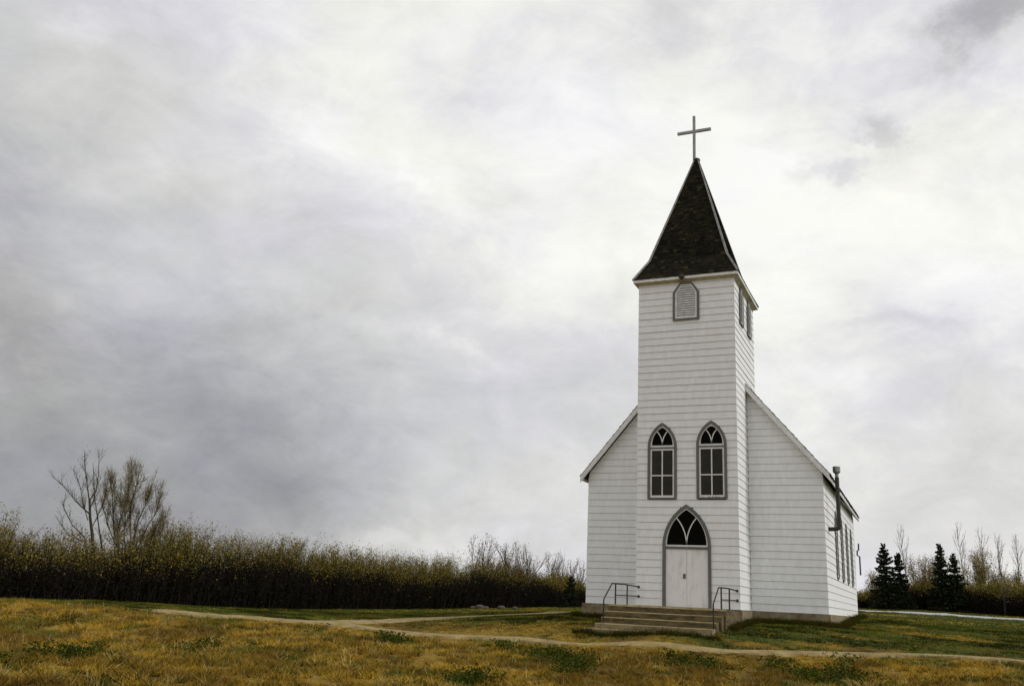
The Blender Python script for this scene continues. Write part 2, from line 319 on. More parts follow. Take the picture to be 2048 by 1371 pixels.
def green_amount(x, y):
    """0 = dry gold, 1 = green lawn, and weeds"""
    d1, s1 = poly_dist(x, y, TR1); d2, _ = poly_dist(x, y, TR2)
    beyond = (s1 > 0)                                    # church side of the first track
    n = fbm(x*.55, y*.55, 21); n2 = fbm(x*1.7, y*1.1, 33)
    lawn = np.clip(.25 + sstep(d1, .3, 7)*.9 + (n-.5)*1.5 + (n2-.5)*.9 + .035*np.clip(x+2, -9, 12), 0, 1)
    _, s2 = poly_dist(x, y, TR2)
    lawn = np.where((s2 > 0) & (x < 0), np.clip(.9+(n-.5)*1.3, 0, 1), lawn)
    st = fbm(x*.30+y*.1, y*.95, 57, 3); lawn = np.where(beyond & (x > 3), lawn+.15-.9*sstep(st, .59, .70), lawn); lawn = np.clip(lawn, 0, 1)
    fore = np.clip((fbm(x*1.1, y*.8, 35, 3)-.52)*4, 0, 1)*.55
    g = np.where(beyond, lawn, fore)
    weed = np.zeros(x.shape)
    ca, sa = math.cos(YAW), math.sin(YAW)
    for (cx, cy, a, b) in GW:
        u = (x-cx)*ca - (y-cy)*sa*1.0; v = (x-cx)*sa + (y-cy)*ca
        q = (u/a)**2 + (v/max(b, .25))**2
        weed = np.maximum(weed, np.clip(1.15-q + (fbm(x*2.0, y*2.0, 5)-.5)*4.2, 0, 1))
    return g, weed, d1, d2, beyond
GOLD = np.array([.47, .30, .036]); STRAW = np.array([.55, .43, .17]); BROWN = np.array([.105, .060, .012]); GREEN = np.array([.058, .084, .011]); DGREEN = np.array([.036, .046, .005]); OLIVE = np.array([.16, .125, .022])
def ground_color(x, y):
    g, weed, d1, d2, bey = green_amount(x, y)
    n = fbm(x*.8, y*.35+3, 41)[..., None]; m = fbm(x*3, y*2, 44)[..., None]
    gold = GOLD*.62*(.6+.8*n) + (BROWN*.9-GOLD*.62)*sstep(n, .50, .68)
    gold = gold*(.75+.5*m)
    gr = GREEN*1.0*(.6+.8*m)
    gg = np.maximum(g, weed)[..., None]
    return gold*(1-gg)+gr*gg
# ground sheet: fine close by, coarse out to the horizon, one mesh
def axis(vals):
    out = []
    for a, b, st in vals: out += list(np.arange(a, b-1e-6, st))
    out.append(vals[-1][1]); return np.array(out)
gx = axis([(-1500, -300, 200), (-300, -120, 20), (-120, -40, 2.5), (-40, -16, .6), (-16, 22, .25), (22, 60, 1.0), (60, 120, 4), (120, 300, 20), (300, 1500, 200)])
gy = axis([(-600, -100, 100), (-100, -40, 10), (-40, -24, 2), (-24, 6, .25), (6, 30, .6), (30, 90, 1.5), (90, 200, 8), (200, 500, 50), (500, 3000, 300)])
XX, YY = np.meshgrid(gx, gy); ZZ = height(XX, YY)
nx, ny = len(gx), len(gy); ii = np.arange(nx*ny).reshape(ny, nx)
gf = np.stack([ii[:-1, :-1].ravel(), ii[:-1, 1:].ravel(), ii[1:, 1:].ravel(), ii[1:, :-1].ravel()], 1)
obj('ground', np.stack([XX.ravel(), YY.ravel(), ZZ.ravel()], 1), gf, MT['ground'], smooth=True, colors=ground_color(XX, YY).reshape(-1, 3), kind='structure')

def strip(name, P, w0, w1, m, step=.25, lift=.012, edge=.5, cross=6):
    P = np.array(P)[:, :2]; seg = np.linalg.norm(np.diff(P, axis=0), axis=1); s = np.concatenate([[0], np.cumsum(seg)])
    n = max(int(s[-1]/step), 4); q = np.linspace(0, s[-1], n)
    # smooth the line a little
    X = np.interp(q, s, P[:, 0]); Y = np.interp(q, s, P[:, 1]); k = np.ones(9)/9
    X2 = np.convolve(np.pad(X, 4, mode='edge'), k, 'valid'); Y2 = np.convolve(np.pad(Y, 4, mode='edge'), k, 'valid')
    tx, ty = np.gradient(X2), np.gradient(Y2); l = np.hypot(tx, ty); nxn, nyn = -ty/l, tx/l
    wid = np.interp(q, [0, s[-1]], [w0, w1]); V = []
    for j in range(cross+1):
        f = j/cross*2-1
        jit = (fbm(q*1.3+j*7, q*0+j, 61+j)-.5)*edge if j in (0, cross) else 0
        off = f*wid/2 + jit*(1 if j == cross else -1)
        x = X2+nxn*off; y = Y2+nyn*off; V.append(np.stack([x, y, height(x, y)+lift*(1 if 0 < j < cross else -.6)], 1))
    V = np.stack(V, 1).reshape(-1, 3); id_ = np.arange(n*(cross+1)).reshape(n, cross+1)
    F = np.stack([id_[:-1, :-1].ravel(), id_[1:, :-1].ravel(), id_[1:, 1:].ravel(), id_[:-1, 1:].ravel()], 1)[:, ::-1]
    return obj(name, V, F, m, kind='structure', smooth=True)
strip('gravel_track', TR1, 1.02, .50, MT['track'], lift=.05)
strip('gravel_side_track', TR2, 1.3, 1.7, MT['track'], lift=.035)
strip('road', RD, 2.3, 2.5, MT['road'], step=1, lift=.06, edge=0)

# ------------------------------------------------------------------ church
CH = thing('church', (CX, 0, -.5), 'white clapboard country church with dark shingled spire, grey trimmed gothic windows and double door', 'church')
EX = .252
def mapper(org, u, n):
    org, u, n = np.array(org, float), np.array(u, float), np.array(n, float)
    return lambda a, z, d: org + u*a + n*d + np.array([0, 0, z])
FRONT = mapper((0, 0, 0), (1, 0, 0), (0, -1, 0))                   # tower front: a = x
TSIDE = mapper((TW, 0, 0), (0, 1, 0), (1, 0, 0))                   # tower right side: a = y
NFRONT = mapper((0, DN, 0), (1, 0, 0), (0, -1, 0))                 # nave front
NSIDE = mapper((CX+HN, 0, 0), (0, 1, 0), (1, 0, 0))                # nave right side: a = y
NLEFT = mapper((CX-HN, 0, 0), (0, 1, 0), (-1, 0, 0))
TLEFT = mapper((0, 0, 0), (0, 1, 0), (-1, 0, 0))
TBACK = mapper((0, TD, 0), (1, 0, 0), (0, 1, 0))
NBACK = mapper((0, DN+LN, 0), (1, 0, 0), (0, 1, 0))
GAP, TH = .007, .026
def board_geo(mb, mp, a0b, a1b, a0t, a1t, z0, z1):
    j = random.uniform(-.003, .003); k = random.uniform(-.0015, .0015)
    mb.hexa([mp(a0b, z0+k, j), mp(a1b, z0-k, j), mp(a1b, z0-k, j-TH), mp(a0b, z0+k, j-TH),
             mp(a0t, z1+k, j-TH+.008), mp(a1t, z1-k, j-TH+.008), mp(a1t, z1-k, j-TH), mp(a0t, z1+k, j-TH)])
def rows(mp, zmax, ext, holes=(), joined=None, notch=()):
    z = 0.0; r = 0
    while z < zmax-.03:
        z1 = min(z+EX, zmax); b0, b1 = ext(z+GAP), ext(z1)
        if b0 is None or b0[1]-b0[0] < .06: break
        if b1 is None: b1 = (b0[0], b0[0]+.01) if abs(b0[0]-ext(0)[0]) < .01 else (b0[1]-.01, b0[1])
        segs = [(b0[0], b0[1], b1[0], b1[1])]
        if joined is None and b0[1]-b0[0] > 3.3 and random.random() < .4:
            c = b0[0]+(b0[1]-b0[0])*random.uniform(.25, .75)
            if c < min(b0[1], b1[1])-.3: segs = [(b0[0], c-.002, b1[0], c-.002), (c+.002, b0[1], c+.002, b1[1])]
        for hole in holes:
            h = hole(z, z1)
            if h is None: continue
            ns = []
            for s in segs:
                if h[0] >= s[1] or h[1] <= s[0]: ns.append(s); continue
                if h[0] > s[0]: ns.append((s[0], h[0], s[2], h[0]))
                if h[1] < s[1]: ns.append((h[1], s[1], h[1], s[3]))
            segs = ns
        for s in segs:
            s = list(s)
            for (rr, side, amt) in notch:
                if rr == r and side > 0 and abs(s[1]-b0[1]) < .01: s[1] -= amt; s[3] -= amt
                if rr == r and side < 0 and abs(s[0]-b0[0]) < .01: s[0] += amt; s[2] += amt
            if s[1]-s[0] < .03: continue
            if joined is not None: board_geo(joined, mp, *s, z+GAP, z1)
            else:
                mb = MB(); board_geo(mb, mp, *s, z+GAP, z1); mb.build('board', MT['board'], CH)
        z = z1; r += 1
def arch_half(a, zs, h, z):
    if z <= zs: return a
    if z >= zs+h: return 0
    d = (h*h-a*a)/(2*a); R = a+d
    return max(math.sqrt(max(R*R-(z-zs)**2, 0))-d, 0)
def arch_hole(c, a, zb, zs, h, tuck=.04):
    def f(z0, z1):
        if z1 <= zb+.02 or z0 >= zs+h-.10: return None
        w = arch_half(a-tuck, zs, h-tuck, z0 + .5*(z1-z0) if z0 > zb else z1)
        w = min(arch_half(a-tuck, zs, h-tuck, max(z0, zb)), arch_half(a-tuck, zs, h-tuck, z0+.02)) if z0 < zs else arch_half(a-tuck, zs, h-tuck, z0+.6*(z1-z0))
        return (c-w, c+w) if w > .05 else None
    return f
def vent_hole(c, a, zb, zt):
    return lambda z0, z1: (c-a+.04, c+a-.04) if (z0 > zb-.13 and z1 < zt-.3) else None
WINF = [(.905, .515, 3.55, 5.36, .87), (2.625, .52, 3.56, 5.38, .87)]
DOOR = (1.75, .82, -.3, 1.97, 1.405)
fh = [arch_hole(*w) for w in WINF] + [arch_hole(*DOOR)]
HT = 11.41
rows(FRONT, HT, lambda z: (0, TW), fh, notch=[(42, 1, .035), (12, -1, .012)])
RK = 1.19
def roof_z(x): return 4.60 + RK*(4.56-abs(x-CX))            # upper face of the nave roof
def rake_x(z): return 4.56 - (z+.20-4.60)/RK                  # half width of wall under the roof at height z
rows(TSIDE, HT, lambda z: (.031, TD if z > roof_z(TW)-.35 else DN+.02))
rows(NFRONT, 9, lambda z: (TW, CX+min(HN, rake_x(z))) if rake_x(z) > TW-CX+.05 else None, notch=[(14, 1, .015)])
rows(NFRONT, 9, lambda z: (CX-min(HN, rake_x(z)), 0) if rake_x(z) > CX+.05 else None)
SW = [(y, .40, 1.34, 3.05, .80) for y in (6.25, 8.75, 11.25, 13.75)]
rows(NSIDE, 4.62, lambda z: (DN+.031, DN+LN), [arch_hole(*w) for w in SW])
hid = MB()
rows(TLEFT, HT, lambda z: (.031, TD if z > roof_z(0)-.35 else DN+.02), joined=hid)
rows(TBACK, HT, lambda z: (0.031, TW-.031) if z >= 0 else None, joined=hid)
rows(NLEFT, 4.62, lambda z: (DN+.031, DN+LN), [arch_hole(*w) for w in SW], joined=hid)
rows(NBACK, 9.6, lambda z: (CX-min(HN, rake_x(z)), CX+min(HN, rake_x(z))) if rake_x(z) > .1 else None, joined=hid)
hid.build('siding', MT['board'], CH, kind='stuff')
# sheathing, its dark colour standing in for lap shadow in the board gaps
e = .03
mb = MB(); mb.box((e, e, -.02), (TW-e, TD-e, HT-.02)); mb.build('tower_sheathing', MT['core'], CH)
mb = MB(); zw = 4.55; zr = roof_z(CX)-.22
x0, x1, y0, y1 = CX-HN+e, CX+HN-e, DN+e, DN+LN-e
mb.add([(x0, y0, -.02), (x1, y0, -.02), (x1, y0, zw), (CX, y0, zr), (x0, y0, zw), (x0, y1, -.02), (x1, y1, -.02), (x1, y1, zw), (CX, y1, zr), (x0, y1, zw)],
       [(0, 1, 2, 3, 4), (9, 8, 7, 6, 5), (0, 5, 6, 1), (1, 6, 7, 2), (2, 7, 8, 3), (3, 8, 9, 4), (4, 9, 5, 0)])
mb.build('nave_sheathing', MT['core'], CH)
# foundation
mb = MB(); o_ = .10
mb.box((CX-HN-o_, DN-o_+.0, -1.3), (CX+HN+o_*.6, DN+LN+.05, -.004))
mb.build('foundation', MT['conc'], CH)
mb = MB(); mb.box((-.06, -.06, -1.3), (TW+.06, DN-.11, -.008)); mb.build('tower_foundation', MT['conc'], CH)
# nave roof
def slab(mb, side, xa, xb, ya, yb, top, th):
    f = lambda x: roof_z(CX+x)+top
    s = side
    mb.hexa([(CX+s*xa, ya, f(xa)-th), (CX+s*xb, ya, f(xb)-th), (CX+s*xb, yb, f(xb)-th), (CX+s*xa, yb, f(xa)-th),
             (CX+s*xa, ya, f(xa)), (CX+s*xb, ya, f(xb)), (CX+s*xb, yb, f(xb)), (CX+s*xa, yb, f(xa))])
YA, YB = DN-.26, DN+LN+.30
def shingles(mb, bl, br, tr, tl, expo, wid, th=.02, proud=0.0):
    bl, br, tr, tl = [np.array(p, float) for p in (bl, br, tr, tl)]
    nrm = np.cross(br-bl, tl-bl); nrm /= np.linalg.norm(nrm)
    n = max(int(np.linalg.norm((tl+tr-bl-br)/2)/expo), 1)
    for i in range(n):
        v0, v1 = i/n, (i+1.35)/n if i < n-1 else 1
        a0, a1 = bl+(tl-bl)*v0, br+(tr-br)*v0; b0, b1 = bl+(tl-bl)*v1, br+(tr-br)*v1
        Lr = np.linalg.norm(a1-a0)
        if Lr < .05: continue
        cuts = [0]; u = random.uniform(.2, 1)*wid
        while u < Lr-.3*wid: cuts.append(u/Lr); u += wid*random.uniform(.55, 1.4)
        cuts.append(1)
        for c0, c1 in zip(cuts[:-1], cuts[1:]):
            g = .004/Lr; c0 += g; c1 -= g
            t = th*random.uniform(.7, 1.5); dz = random.uniform(-.02, .012)*expo/.13; up = (tl-bl)/np.linalg.norm(tl-bl)
            p = [a0+(a1-a0)*c0+up*dz, a0+(a1-a0)*c1+up*dz, b0+(b1-b0)*c1, b0+(b1-b0)*c0]
            q = [p[0]+nrm*(t+proud), p[1]+nrm*(t+proud), p[2]+nrm*(.004+proud), p[3]+nrm*(.004+proud)]
            k = len(mb.v); mb.v += [tuple(x) for x in p+q]
            mb.f += [(k+4, k+5, k+6, k+7), (k, k+1, k+5, k+4), (k+1, k+2, k+6, k+5), (k+3, k, k+4, k+7)]
def shingle_colors(n):
    r = np.random.default_rng(n); c = np.array([.013, .012, .0055])[None]*r.uniform(.35, 1.9, (n, 1))
    c = np.where(r.random((n, 1)) < .07, np.array([[.042, .037, .018]])*r.uniform(.7, 1.3, (n, 1)), c); return np.repeat(c, 8, axis=0)
for s, lab in ((1, None), (-1, None)):
    mb = MB(); slab(mb, s, .0, 4.475, YA+.02, YB-.02, -.03, .07); mb.build('roof_deck', MT['white'], CH)
    mb = MB(); slab(mb, s, .0, 4.51, YA-.02, YA+.012, -.022, .235); mb.build('rake_board', MT['white'], CH)
    mb = MB(); slab(mb, s, .0, 4.51, YB-.012, YB+.02, -.022, .235); mb.build('rake_board', MT['white'], CH)
    mb = MB(); ex = CX+s*4.49; ez = roof_z(CX+4.49)
    mb.box((min(ex, ex-s*.025), YA+.014, ez-.20), (max(ex, ex-s*.025), YB-.014, ez-.035)); mb.build('eave_board', MT['white'], CH)
    mb = MB(); slab(mb, s, 4.27, 4.46, YA+.03, YB-.03, -.115, .02); mb.build('soffit', MT['core'], CH)
    mb = MB()
    if s > 0: shingles(mb, (CX+4.53, YA-.03, roof_z(CX+4.53)-.02), (CX+4.53, YB+.03, roof_z(CX+4.53)-.02), (CX, YB+.03, roof_z(CX)-.02), (CX, YA-.03, roof_z(CX)-.02), .2, .28, .022)
    else: shingles(mb, (CX-4.53, YB+.03, roof_z(CX+4.53)-.02), (CX-4.53, YA-.03, roof_z(CX+4.53)-.02), (CX, YA-.03, roof_z(CX)-.02), (CX, YB+.03, roof_z(CX)-.02), .2, .28, .022)
    mb.build('shingles', MT['shingle'], CH, colors=shingle_colors(len(mb.v)//8), kind='stuff')
mb = MB(); zr = roof_z(CX); mb.hexa([(CX-.1, TD+.01, zr-.11), (CX+.1, TD+.01, zr-.11), (CX+.1, YB, zr-.11), (CX-.1, YB, zr-.11), (CX-.01, TD+.01, zr+.03), (CX+.01, TD+.01, zr+.03), (CX+.01, YB, zr+.03), (CX-.01, YB, zr+.03)])
mb.build('ridge_cap', MT['hip'], CH)
# spire
cy = TD/2; EO = .165
def ringp(hx, hy, z): return [np.array(p) for p in [(CX-hx, cy-hy, z), (CX+hx, cy-hy, z), (CX+hx, cy+hy, z), (CX-hx, cy+hy, z)]]
R0 = ringp(TW/2+EO, TD/2+EO, 11.60); R1 = ringp(1.44, 1.62, 12.50); R2 = ringp(.07, .07, 17.25)
mb = MB(); s_ = .96
def shrink(R, d): return [np.array([CX+(p[0]-CX)*(1-d), cy+(p[1]-cy)*(1-d), p[2]-.01]) for p in R]
a, b, c = shrink(R0, .012), shrink(R1, .015), shrink(R2, .2)
mb.add(a+b+c, [(3, 2, 1, 0)] + [(i, (i+1) % 4, 4+(i+1) % 4, 4+i) for i in range(4)] + [(4+i, 4+(i+1) % 4, 8+(i+1) % 4, 8+i) for i in range(4)] + [(8, 9, 10, 11)])
mb.build('spire_deck', MT['core'], CH)
mb = MB()
for i in range(4):
    j = (i+1) % 4
    shingles(mb, R0[i], R0[j], R1[j], R1[i], .12, .16, .02); shingles(mb, R1[i], R1[j], R2[j], R2[i], .12, .16, .02)
mb.build('spire_shingles', MT['shingle'], CH, colors=shingle_colors(len(mb.v)//8), kind='stuff')
for i in range(4):
    mb = MB(); out = R0[i]-np.array([CX, cy, R0[i][2]]); out /= np.linalg.norm(out); o3 = out*.035
    mb.tube([R0[i]+o3*.5+np.array([0, 0, .0]), R1[i]+o3*.6, R2[i]+o3*.4], [.055, .055, .035], 4); mb.build('hip_cap', MT['hip'], CH)
mb = MB(); h = .19
zt, zb = 11.585, 11.485
for (p, q) in [((CX-TW/2-EO, cy-TD/2-EO), (CX+TW/2+EO, cy-TD/2-EO+.03)), ((CX-TW/2-EO, cy+TD/2+EO-.03), (CX+TW/2+EO, cy+TD/2+EO)),
               ((CX-TW/2-EO, cy-TD/2-EO+.032), (CX-TW/2-EO+.03, cy+TD/2+EO-.032)), ((CX+TW/2+EO-.03, cy-TD/2-EO+.032), (CX+TW/2+EO, cy+TD/2+EO-.032))]:
    m2 = MB(); m2.box((p[0], p[1], zb), (q[0], q[1], zt)); m2.build('fascia', MT['white'], CH)
# sloping soffit from the fascia foot to the wall
A = ringp(TW/2+EO-.032, TD/2+EO-.032, 11.50); B = ringp(TW/2-.01, TD/2-.01, 11.40)
mb = MB(); mb.add(A+B, [(i, 4+i, 4+(i+1) % 4, (i+1) % 4) for i in range(4)]); mb.build('spire_soffit', MT['soffit'], CH)
mb = MB(); mb.tube([(CX, cy, 17.20), (CX, cy, 17.27), (CX, cy, 17.33), (CX, cy, 17.38)], [.10, .15, .13, .05], 10); mb.build('spire_cap', MT['flue'], CH)
# cross: a part of its own kind, standing in the spire cap
xo = -.09
mb = MB(); mb.box((CX+xo-.05, cy-.05, 17.30), (CX+xo+.05, cy+.05, 19.27)); CR = mb.build('cross', MT['cross'], CH)
mb = MB(); mb.box((CX+xo-.68, cy-.042, 18.53), (CX+xo-.051, cy+.042, 18.64)); mb.box((CX+xo+.051, cy-.042, 18.53), (CX+xo+.68, cy+.042, 18.64)); mb.build('cross_arm', MT['cross'], CR)
# flood lamp at the eave
mb = MB(); y = cy-TD/2-EO
mb.tube([(1.66, y+.0, 11.56), (1.66, y-.05, 11.55), (1.66, y-.12, 11.53), (1.66, y-.15, 11.52)], [.07, .105, .10, .04], 12)
mb.tube([(1.66, y-.02, 11.45), (1.66, y-.02, 11.56)], .03, 6); mb.build('lamp', MT['flue'], CH)

# openings
def arch_pts(c, a, zb, zs, h, n=12):
    d = (h*h-a*a)/(2*a); R = a+d; th = math.atan2(h, d)
    P = [(c-a, zb), (c-a, zs)]
    P += [(c+d-R*math.cos(th*k/n), zs+R*math.sin(th*k/n)) for k in range(1, n)] + [(c, zs+h)]
    P += [(c-d+R*math.cos(th*k/n), zs+R*math.sin(th*k/n)) for k in range(n-1, 0, -1)]
    P += [(c+a, zs), (c+a, zb)]
    return P
def ring(mb, mp, O, I, d0, d1, closed=True):
    n = len(O); v = [mp(a, z, d1) for a, z in O]+[mp(a, z, d1) for a, z in I]+[mp(a, z, d0) for a, z in O]+[mp(a, z, d0) for a, z in I]; f = []
    for i in range(n if closed else n-1):
        j = (i+1) % n; f += [(i, n+i, n+j, j), (2*n+i, 2*n+j, 3*n+j, 3*n+i), (i, j, 2*n+j, 2*n+i), (n+i, 3*n+i, 3*n+j, n+j)]
    if not closed: f += [(0, 2*n, 3*n, n), (n-1, 2*n-1, 4*n-1, 3*n-1)]
    mb.add(v, f)
def plate(mb, mp, P, d0, d1):
    n = len(P); mb.add([mp(a, z, d1) for a, z in P]+[mp(a, z, d0) for a, z in P], [tuple(range(n)), tuple(range(2*n-1, n-1, -1))]+[(i, n+i, n+(i+1) % n, (i+1) % n) for i in range(n)])
def bar(mb, mp, P, w, d0, d1):
    P = np.array(P); T = np.gradient(P, axis=0); T /= np.linalg.norm(T, axis=1)[:, None]; Nn = np.stack([-T[:, 1], T[:, 0]], 1)*w/2
    ring(mb, mp, [tuple(p) for p in P+Nn], [tuple(p) for p in P-Nn], d0, d1, closed=False)
def rect(mb, mp, a0, a1, z0, z1, d0, d1): plate(mb, mp, [(a0, z0), (a0, z1), (a1, z1), (a1, z0)], d0, d1)
def tracery(parent, mp, c, a, zs, h, bw, d0, d1, n=9):
    d = (h*h-a*a)/(2*a); R = a+d; th = math.acos((d+R)/(2*R))
    Lf = [(c-R+R*math.cos(th*k/n), zs+R*math.sin(th*k/n)) for k in range(n+1)]; Rt = [(2*c-x, z) for x, z in Lf]
    for P in (Lf, Rt):
        mb = MB(); bar(mb, mp, P, bw, d0, d1); mb.build('glazing_bar', MT['white'], parent)
    Lo = [(c+d-R*math.cos(th*k/n), zs+R*math.sin(th*k/n)) for k in range(n+1)]
    panes = [Lo + Lf[-2::-1], [(2*c-x, z) for x, z in Lo] + [(2*c-x, z) for x, z in Lf[-2::-1]]]
    th2 = math.atan2(h, d)
    top = [(c+d-R*math.cos(th+(th2-th)*k/n), zs+R*math.sin(th+(th2-th)*k/n)) for k in range(n+1)]
    panes.append(Lf + top[1:] + [(2*c-x, z) for x, z in top[-2::-1]] + [(2*c-x, z) for x, z in Lf[-2:0:-1]])
    for k, P in enumerate(panes):
        mb = MB(); plate(mb, mp, P, -.028, -.014); mb.build('pane', MT['pane2'], parent, label='black fanlight pane')
def window(mp, c, a, zb, zs, h, label, cas=.09, glass='pane'):
    fb = .0
    mb = MB(); ring(mb, mp, arch_pts(c, a, zb, zs, h), arch_pts(c, a-cas, zb+cas*.6, zs, h-cas*1.25), -.05, .035)
    w = mb.build('window', MT['grey'], CH, label=label)
    ai = a-cas; hi = h-cas*1.25; tz = zs-.03
    # upper light
    mb = MB(); ring(mb, mp, arch_pts(c, ai-.003, tz+.03, zs+.06, hi-.06), arch_pts(c, ai-.055, tz+.085, zs+.09, hi-.15), -.04, .006); mb.build('upper_sash', MT['white'], w)
    tracery(w, mp, c, ai-.055, zs+.085, hi-.15, .032, -.026, .002)
    mb = MB(); rect(mb, mp, c-ai, c+ai, tz-.03, tz+.027, -.04, .02); mb.build('transom', MT['grey'], w)
    # lower sash
    z0, z1 = zb+cas*.6+.003, tz-.033; b = .055
    P = [(c-ai+.003, z0), (c-ai+.003, z1), (c+ai-.003, z1), (c+ai-.003, z0)]; Q = [(c-ai+b, z0+b+.02), (c-ai+b, z1-b), (c+ai-b, z1-b), (c+ai-b, z0+b+.02)]
    mb = MB(); ring(mb, mp, P, Q, -.04, .006); mb.build('sash', MT['white'], w)
    zm = z0+.45*(z1-z0)
    mb = MB(); rect(mb, mp, c-.02, c+.02, z0+b, z1-b, -.03, .001); mb.build('glazing_bar', MT['white'], w)
    mb = MB(); rect(mb, mp, c-ai+b, c-.021, zm-.02, zm+.02, -.03, .001); rect(mb, mp, c+.021, c+ai-b, zm-.02, zm+.02, -.03, .001); mb.build('glazing_bar', MT['white'], w)
    for (p, q) in ((c-ai+b-.005, c-.018), (c+.018, c+ai-b+.005)):
        for (r, s) in ((z0+b, zm-.018), (zm+.018, z1-b+.005)):
            mb = MB(); rect(mb, mp, p, q, r, s, -.0285, -.016+random.uniform(-.003, .002)); mb.build('pane', MT[glass], w)
    return w
window(FRONT, *WINF[0], 'left arched window above the door')
w2 = window(FRONT, *WINF[1], 'right arched window above the door, paint peeling on its sill')
mb = MB()
for k in range(9):
    x = 2.625-.40+random.uniform(0, .8); rect(mb, FRONT, x, x+random.uniform(.03, .09), 3.615, 3.615+random.uniform(.01, .028), .0, .0085)
mb.build('peeling_paint', MT['flue'], w2)
for w in SW: window(NSIDE, *w, 'tall arched side window in grey casing', cas=.06, glass='pane3')
for w in SW: window(NLEFT, *w, 'tall arched side window in grey casing', cas=.07)
# door
c, a, zb, zs, h = DOOR; zb = -.008
mb = MB(); ring(mb, FRONT, arch_pts(c, a, zb, zs, h, 16), arch_pts(c, a-.10, zb, zs, h-.13, 16), -.06, .045, closed=False)
D = mb.build('door', MT['grey'], CH, label='arched double front door in a grey casing')
ai = a-.10; hi = h-.13
mb = MB(); rect(mb, FRONT, c-ai, c+ai, 1.895, 1.965, -.05, .03); mb.build('transom', MT['grey'], D)
mb = MB(); ring(mb, FRONT, arch_pts(c, ai-.003, 1.968, zs+.05, hi-.05, 16), arch_pts(c, ai-.045, 2.02, zs+.055, hi-.105, 16), -.04, .012); mb.build('fanlight_frame', MT['white'], D)
tracery(D, FRONT, c, ai-.045, zs+.052, hi-.102, .034, -.03, .008, 12)
for s, nm in ((-1, 'left'), (1, 'right')):
    x0, x1 = (c-ai+.006, c-.005) if s < 0 else (c+.005, c+ai-.006)
    mb = MB(); rect(mb, FRONT, x0, x1, .012, 1.888, -.05, -.012); mb.build('door_leaf', MT['door'], D)
mb = MB(); rect(mb, FRONT, c-.004, c+.004, .012, 1.885, -.05, -.018); mb.build('seam', MT['hip'], D)
mb = MB(); rect(mb, FRONT, c-.125, c-.035, .93, 1.08, -.012, 0); mb.tube([FRONT(c-.072, .96, 0), FRONT(c-.072, .96, .03), FRONT(c-.072, .96, .055)], [.014, .026, .024], 10); mb.build('handle', MT['brass'], D)
# door step sill under the leaves
mb = MB(); rect(mb, FRONT, c-a-.04, c+a+.04, -.022, .010, -.05, .06); mb.build('threshold', MT['tread'], D)
# louvred vents
def vent(mp, c, a, zb, zsh, zt, ta, label, n):
    O = [(c-a, zb), (c-a, zsh), (c-ta, zt), (c+ta, zt), (c+a, zsh), (c+a, zb)]; k = .085
    I = [(c-a+k, zb+k*.8), (c-a+k, zsh-.03), (c-ta+.02, zt-k), (c+ta-.02, zt-k), (c+a-k, zsh-.03), (c+a-k, zb+k*.8)]
    J = [(c-a+k+.05, zb+k*.8+.04), (c-a+k+.05, zsh-.05), (c-ta+.04, zt-k-.05), (c+ta-.04, zt-k-.05), (c+a-k-.05, zsh-.05), (c+a-k-.05, zb+k*.8+.04)]
    mb = MB(); ring(mb, mp, O, I, -.02, .05); v = mb.build('vent', MT['grey'], CH, label=label)
    mb = MB(); ring(mb, mp, I, J, -.02, .035); mb.build('vent_frame', MT['white'], v)
    mb = MB(); plate(mb, mp, J, .004, .006); mb.build('vent_backing', MT['core'], v)
    z0, z1 = J[0][1], J[2][1]; st = (z1-z0)/n
    for i in range(n):
        z = z0+st*i; zc = z+st*.5
        hw = (a-k-.05) if zc < J[1][1] else (a-k-.05) + ((ta-.04)-(a-k-.05))*(zc-J[1][1])/(J[2][1]-J[1][1])
        mb = MB(); mb.hexa([mp(c-hw, z+.004, .034), mp(c+hw, z+.004, .034), mp(c+hw, z+.016, .036), mp(c-hw, z+.016, .036),
                            mp(c-hw, z+st*.62, .010), mp(c+hw, z+st*.62, .010), mp(c+hw, z+st*.74, .012), mp(c-hw, z+st*.74, .012)])
        mb.build('slat', MT['white'], v)
vent(FRONT, 1.77, .48, 9.95, 11.02, 11.44-.05, .215, 'louvred belfry vent on the tower front', 14)
vent(TSIDE, 1.25, .36, 9.98, 11.02, 11.40, .16, 'nearer louvred vent on the tower side', 14)
vent(TSIDE, 2.85, .36, 9.98, 11.02, 11.40, .16, 'farther louvred vent on the tower side', 14)
# flue pipe on the right hand wall
FX, FY = CX+HN+.36, 3.35
mb = MB(); mb.tube([(CX+HN-.02, FY, 2.90), (FX-.10, FY, 2.91), (FX-.02, FY, 2.94), (FX, FY, 3.02), (FX, FY, 3.8), (FX, FY, 4.72)], .072, 12); FL = mb.build('flue_pipe', MT['flue'], CH)
mb = MB(); mb.tube([(FX, FY, 4.72), (FX, FY, 4.85)], .06, 12); mb.tube([(FX, FY, 4.85), (FX, FY, 4.90), (FX, FY, 4.93), (FX, FY, 5.10)], [.07, .125, .13, .13], 14); mb.build('flue_cap', MT['flue2'], FL)
mb = MB(); mb.box((FX-.26, FY-.02, 4.66), (FX-.07, FY+.02, 4.66)); mb.build('bracket', MT['flue2'], FL)
# old downpipe and cable bracket at the far corner
mb = MB(); yy = DN+LN-.3; xx = CX+HN+.10
mb.tube([(xx+.10, yy, 3.35), (xx+.09, yy, 3.05), (xx+.02, yy, 3.0), (xx+.02, yy, 2.8), (xx+.12, yy, 2.75), (xx+.12, yy, 1.9)], .035, 6); mb.build('cable_bracket', MT['flue'], CH)

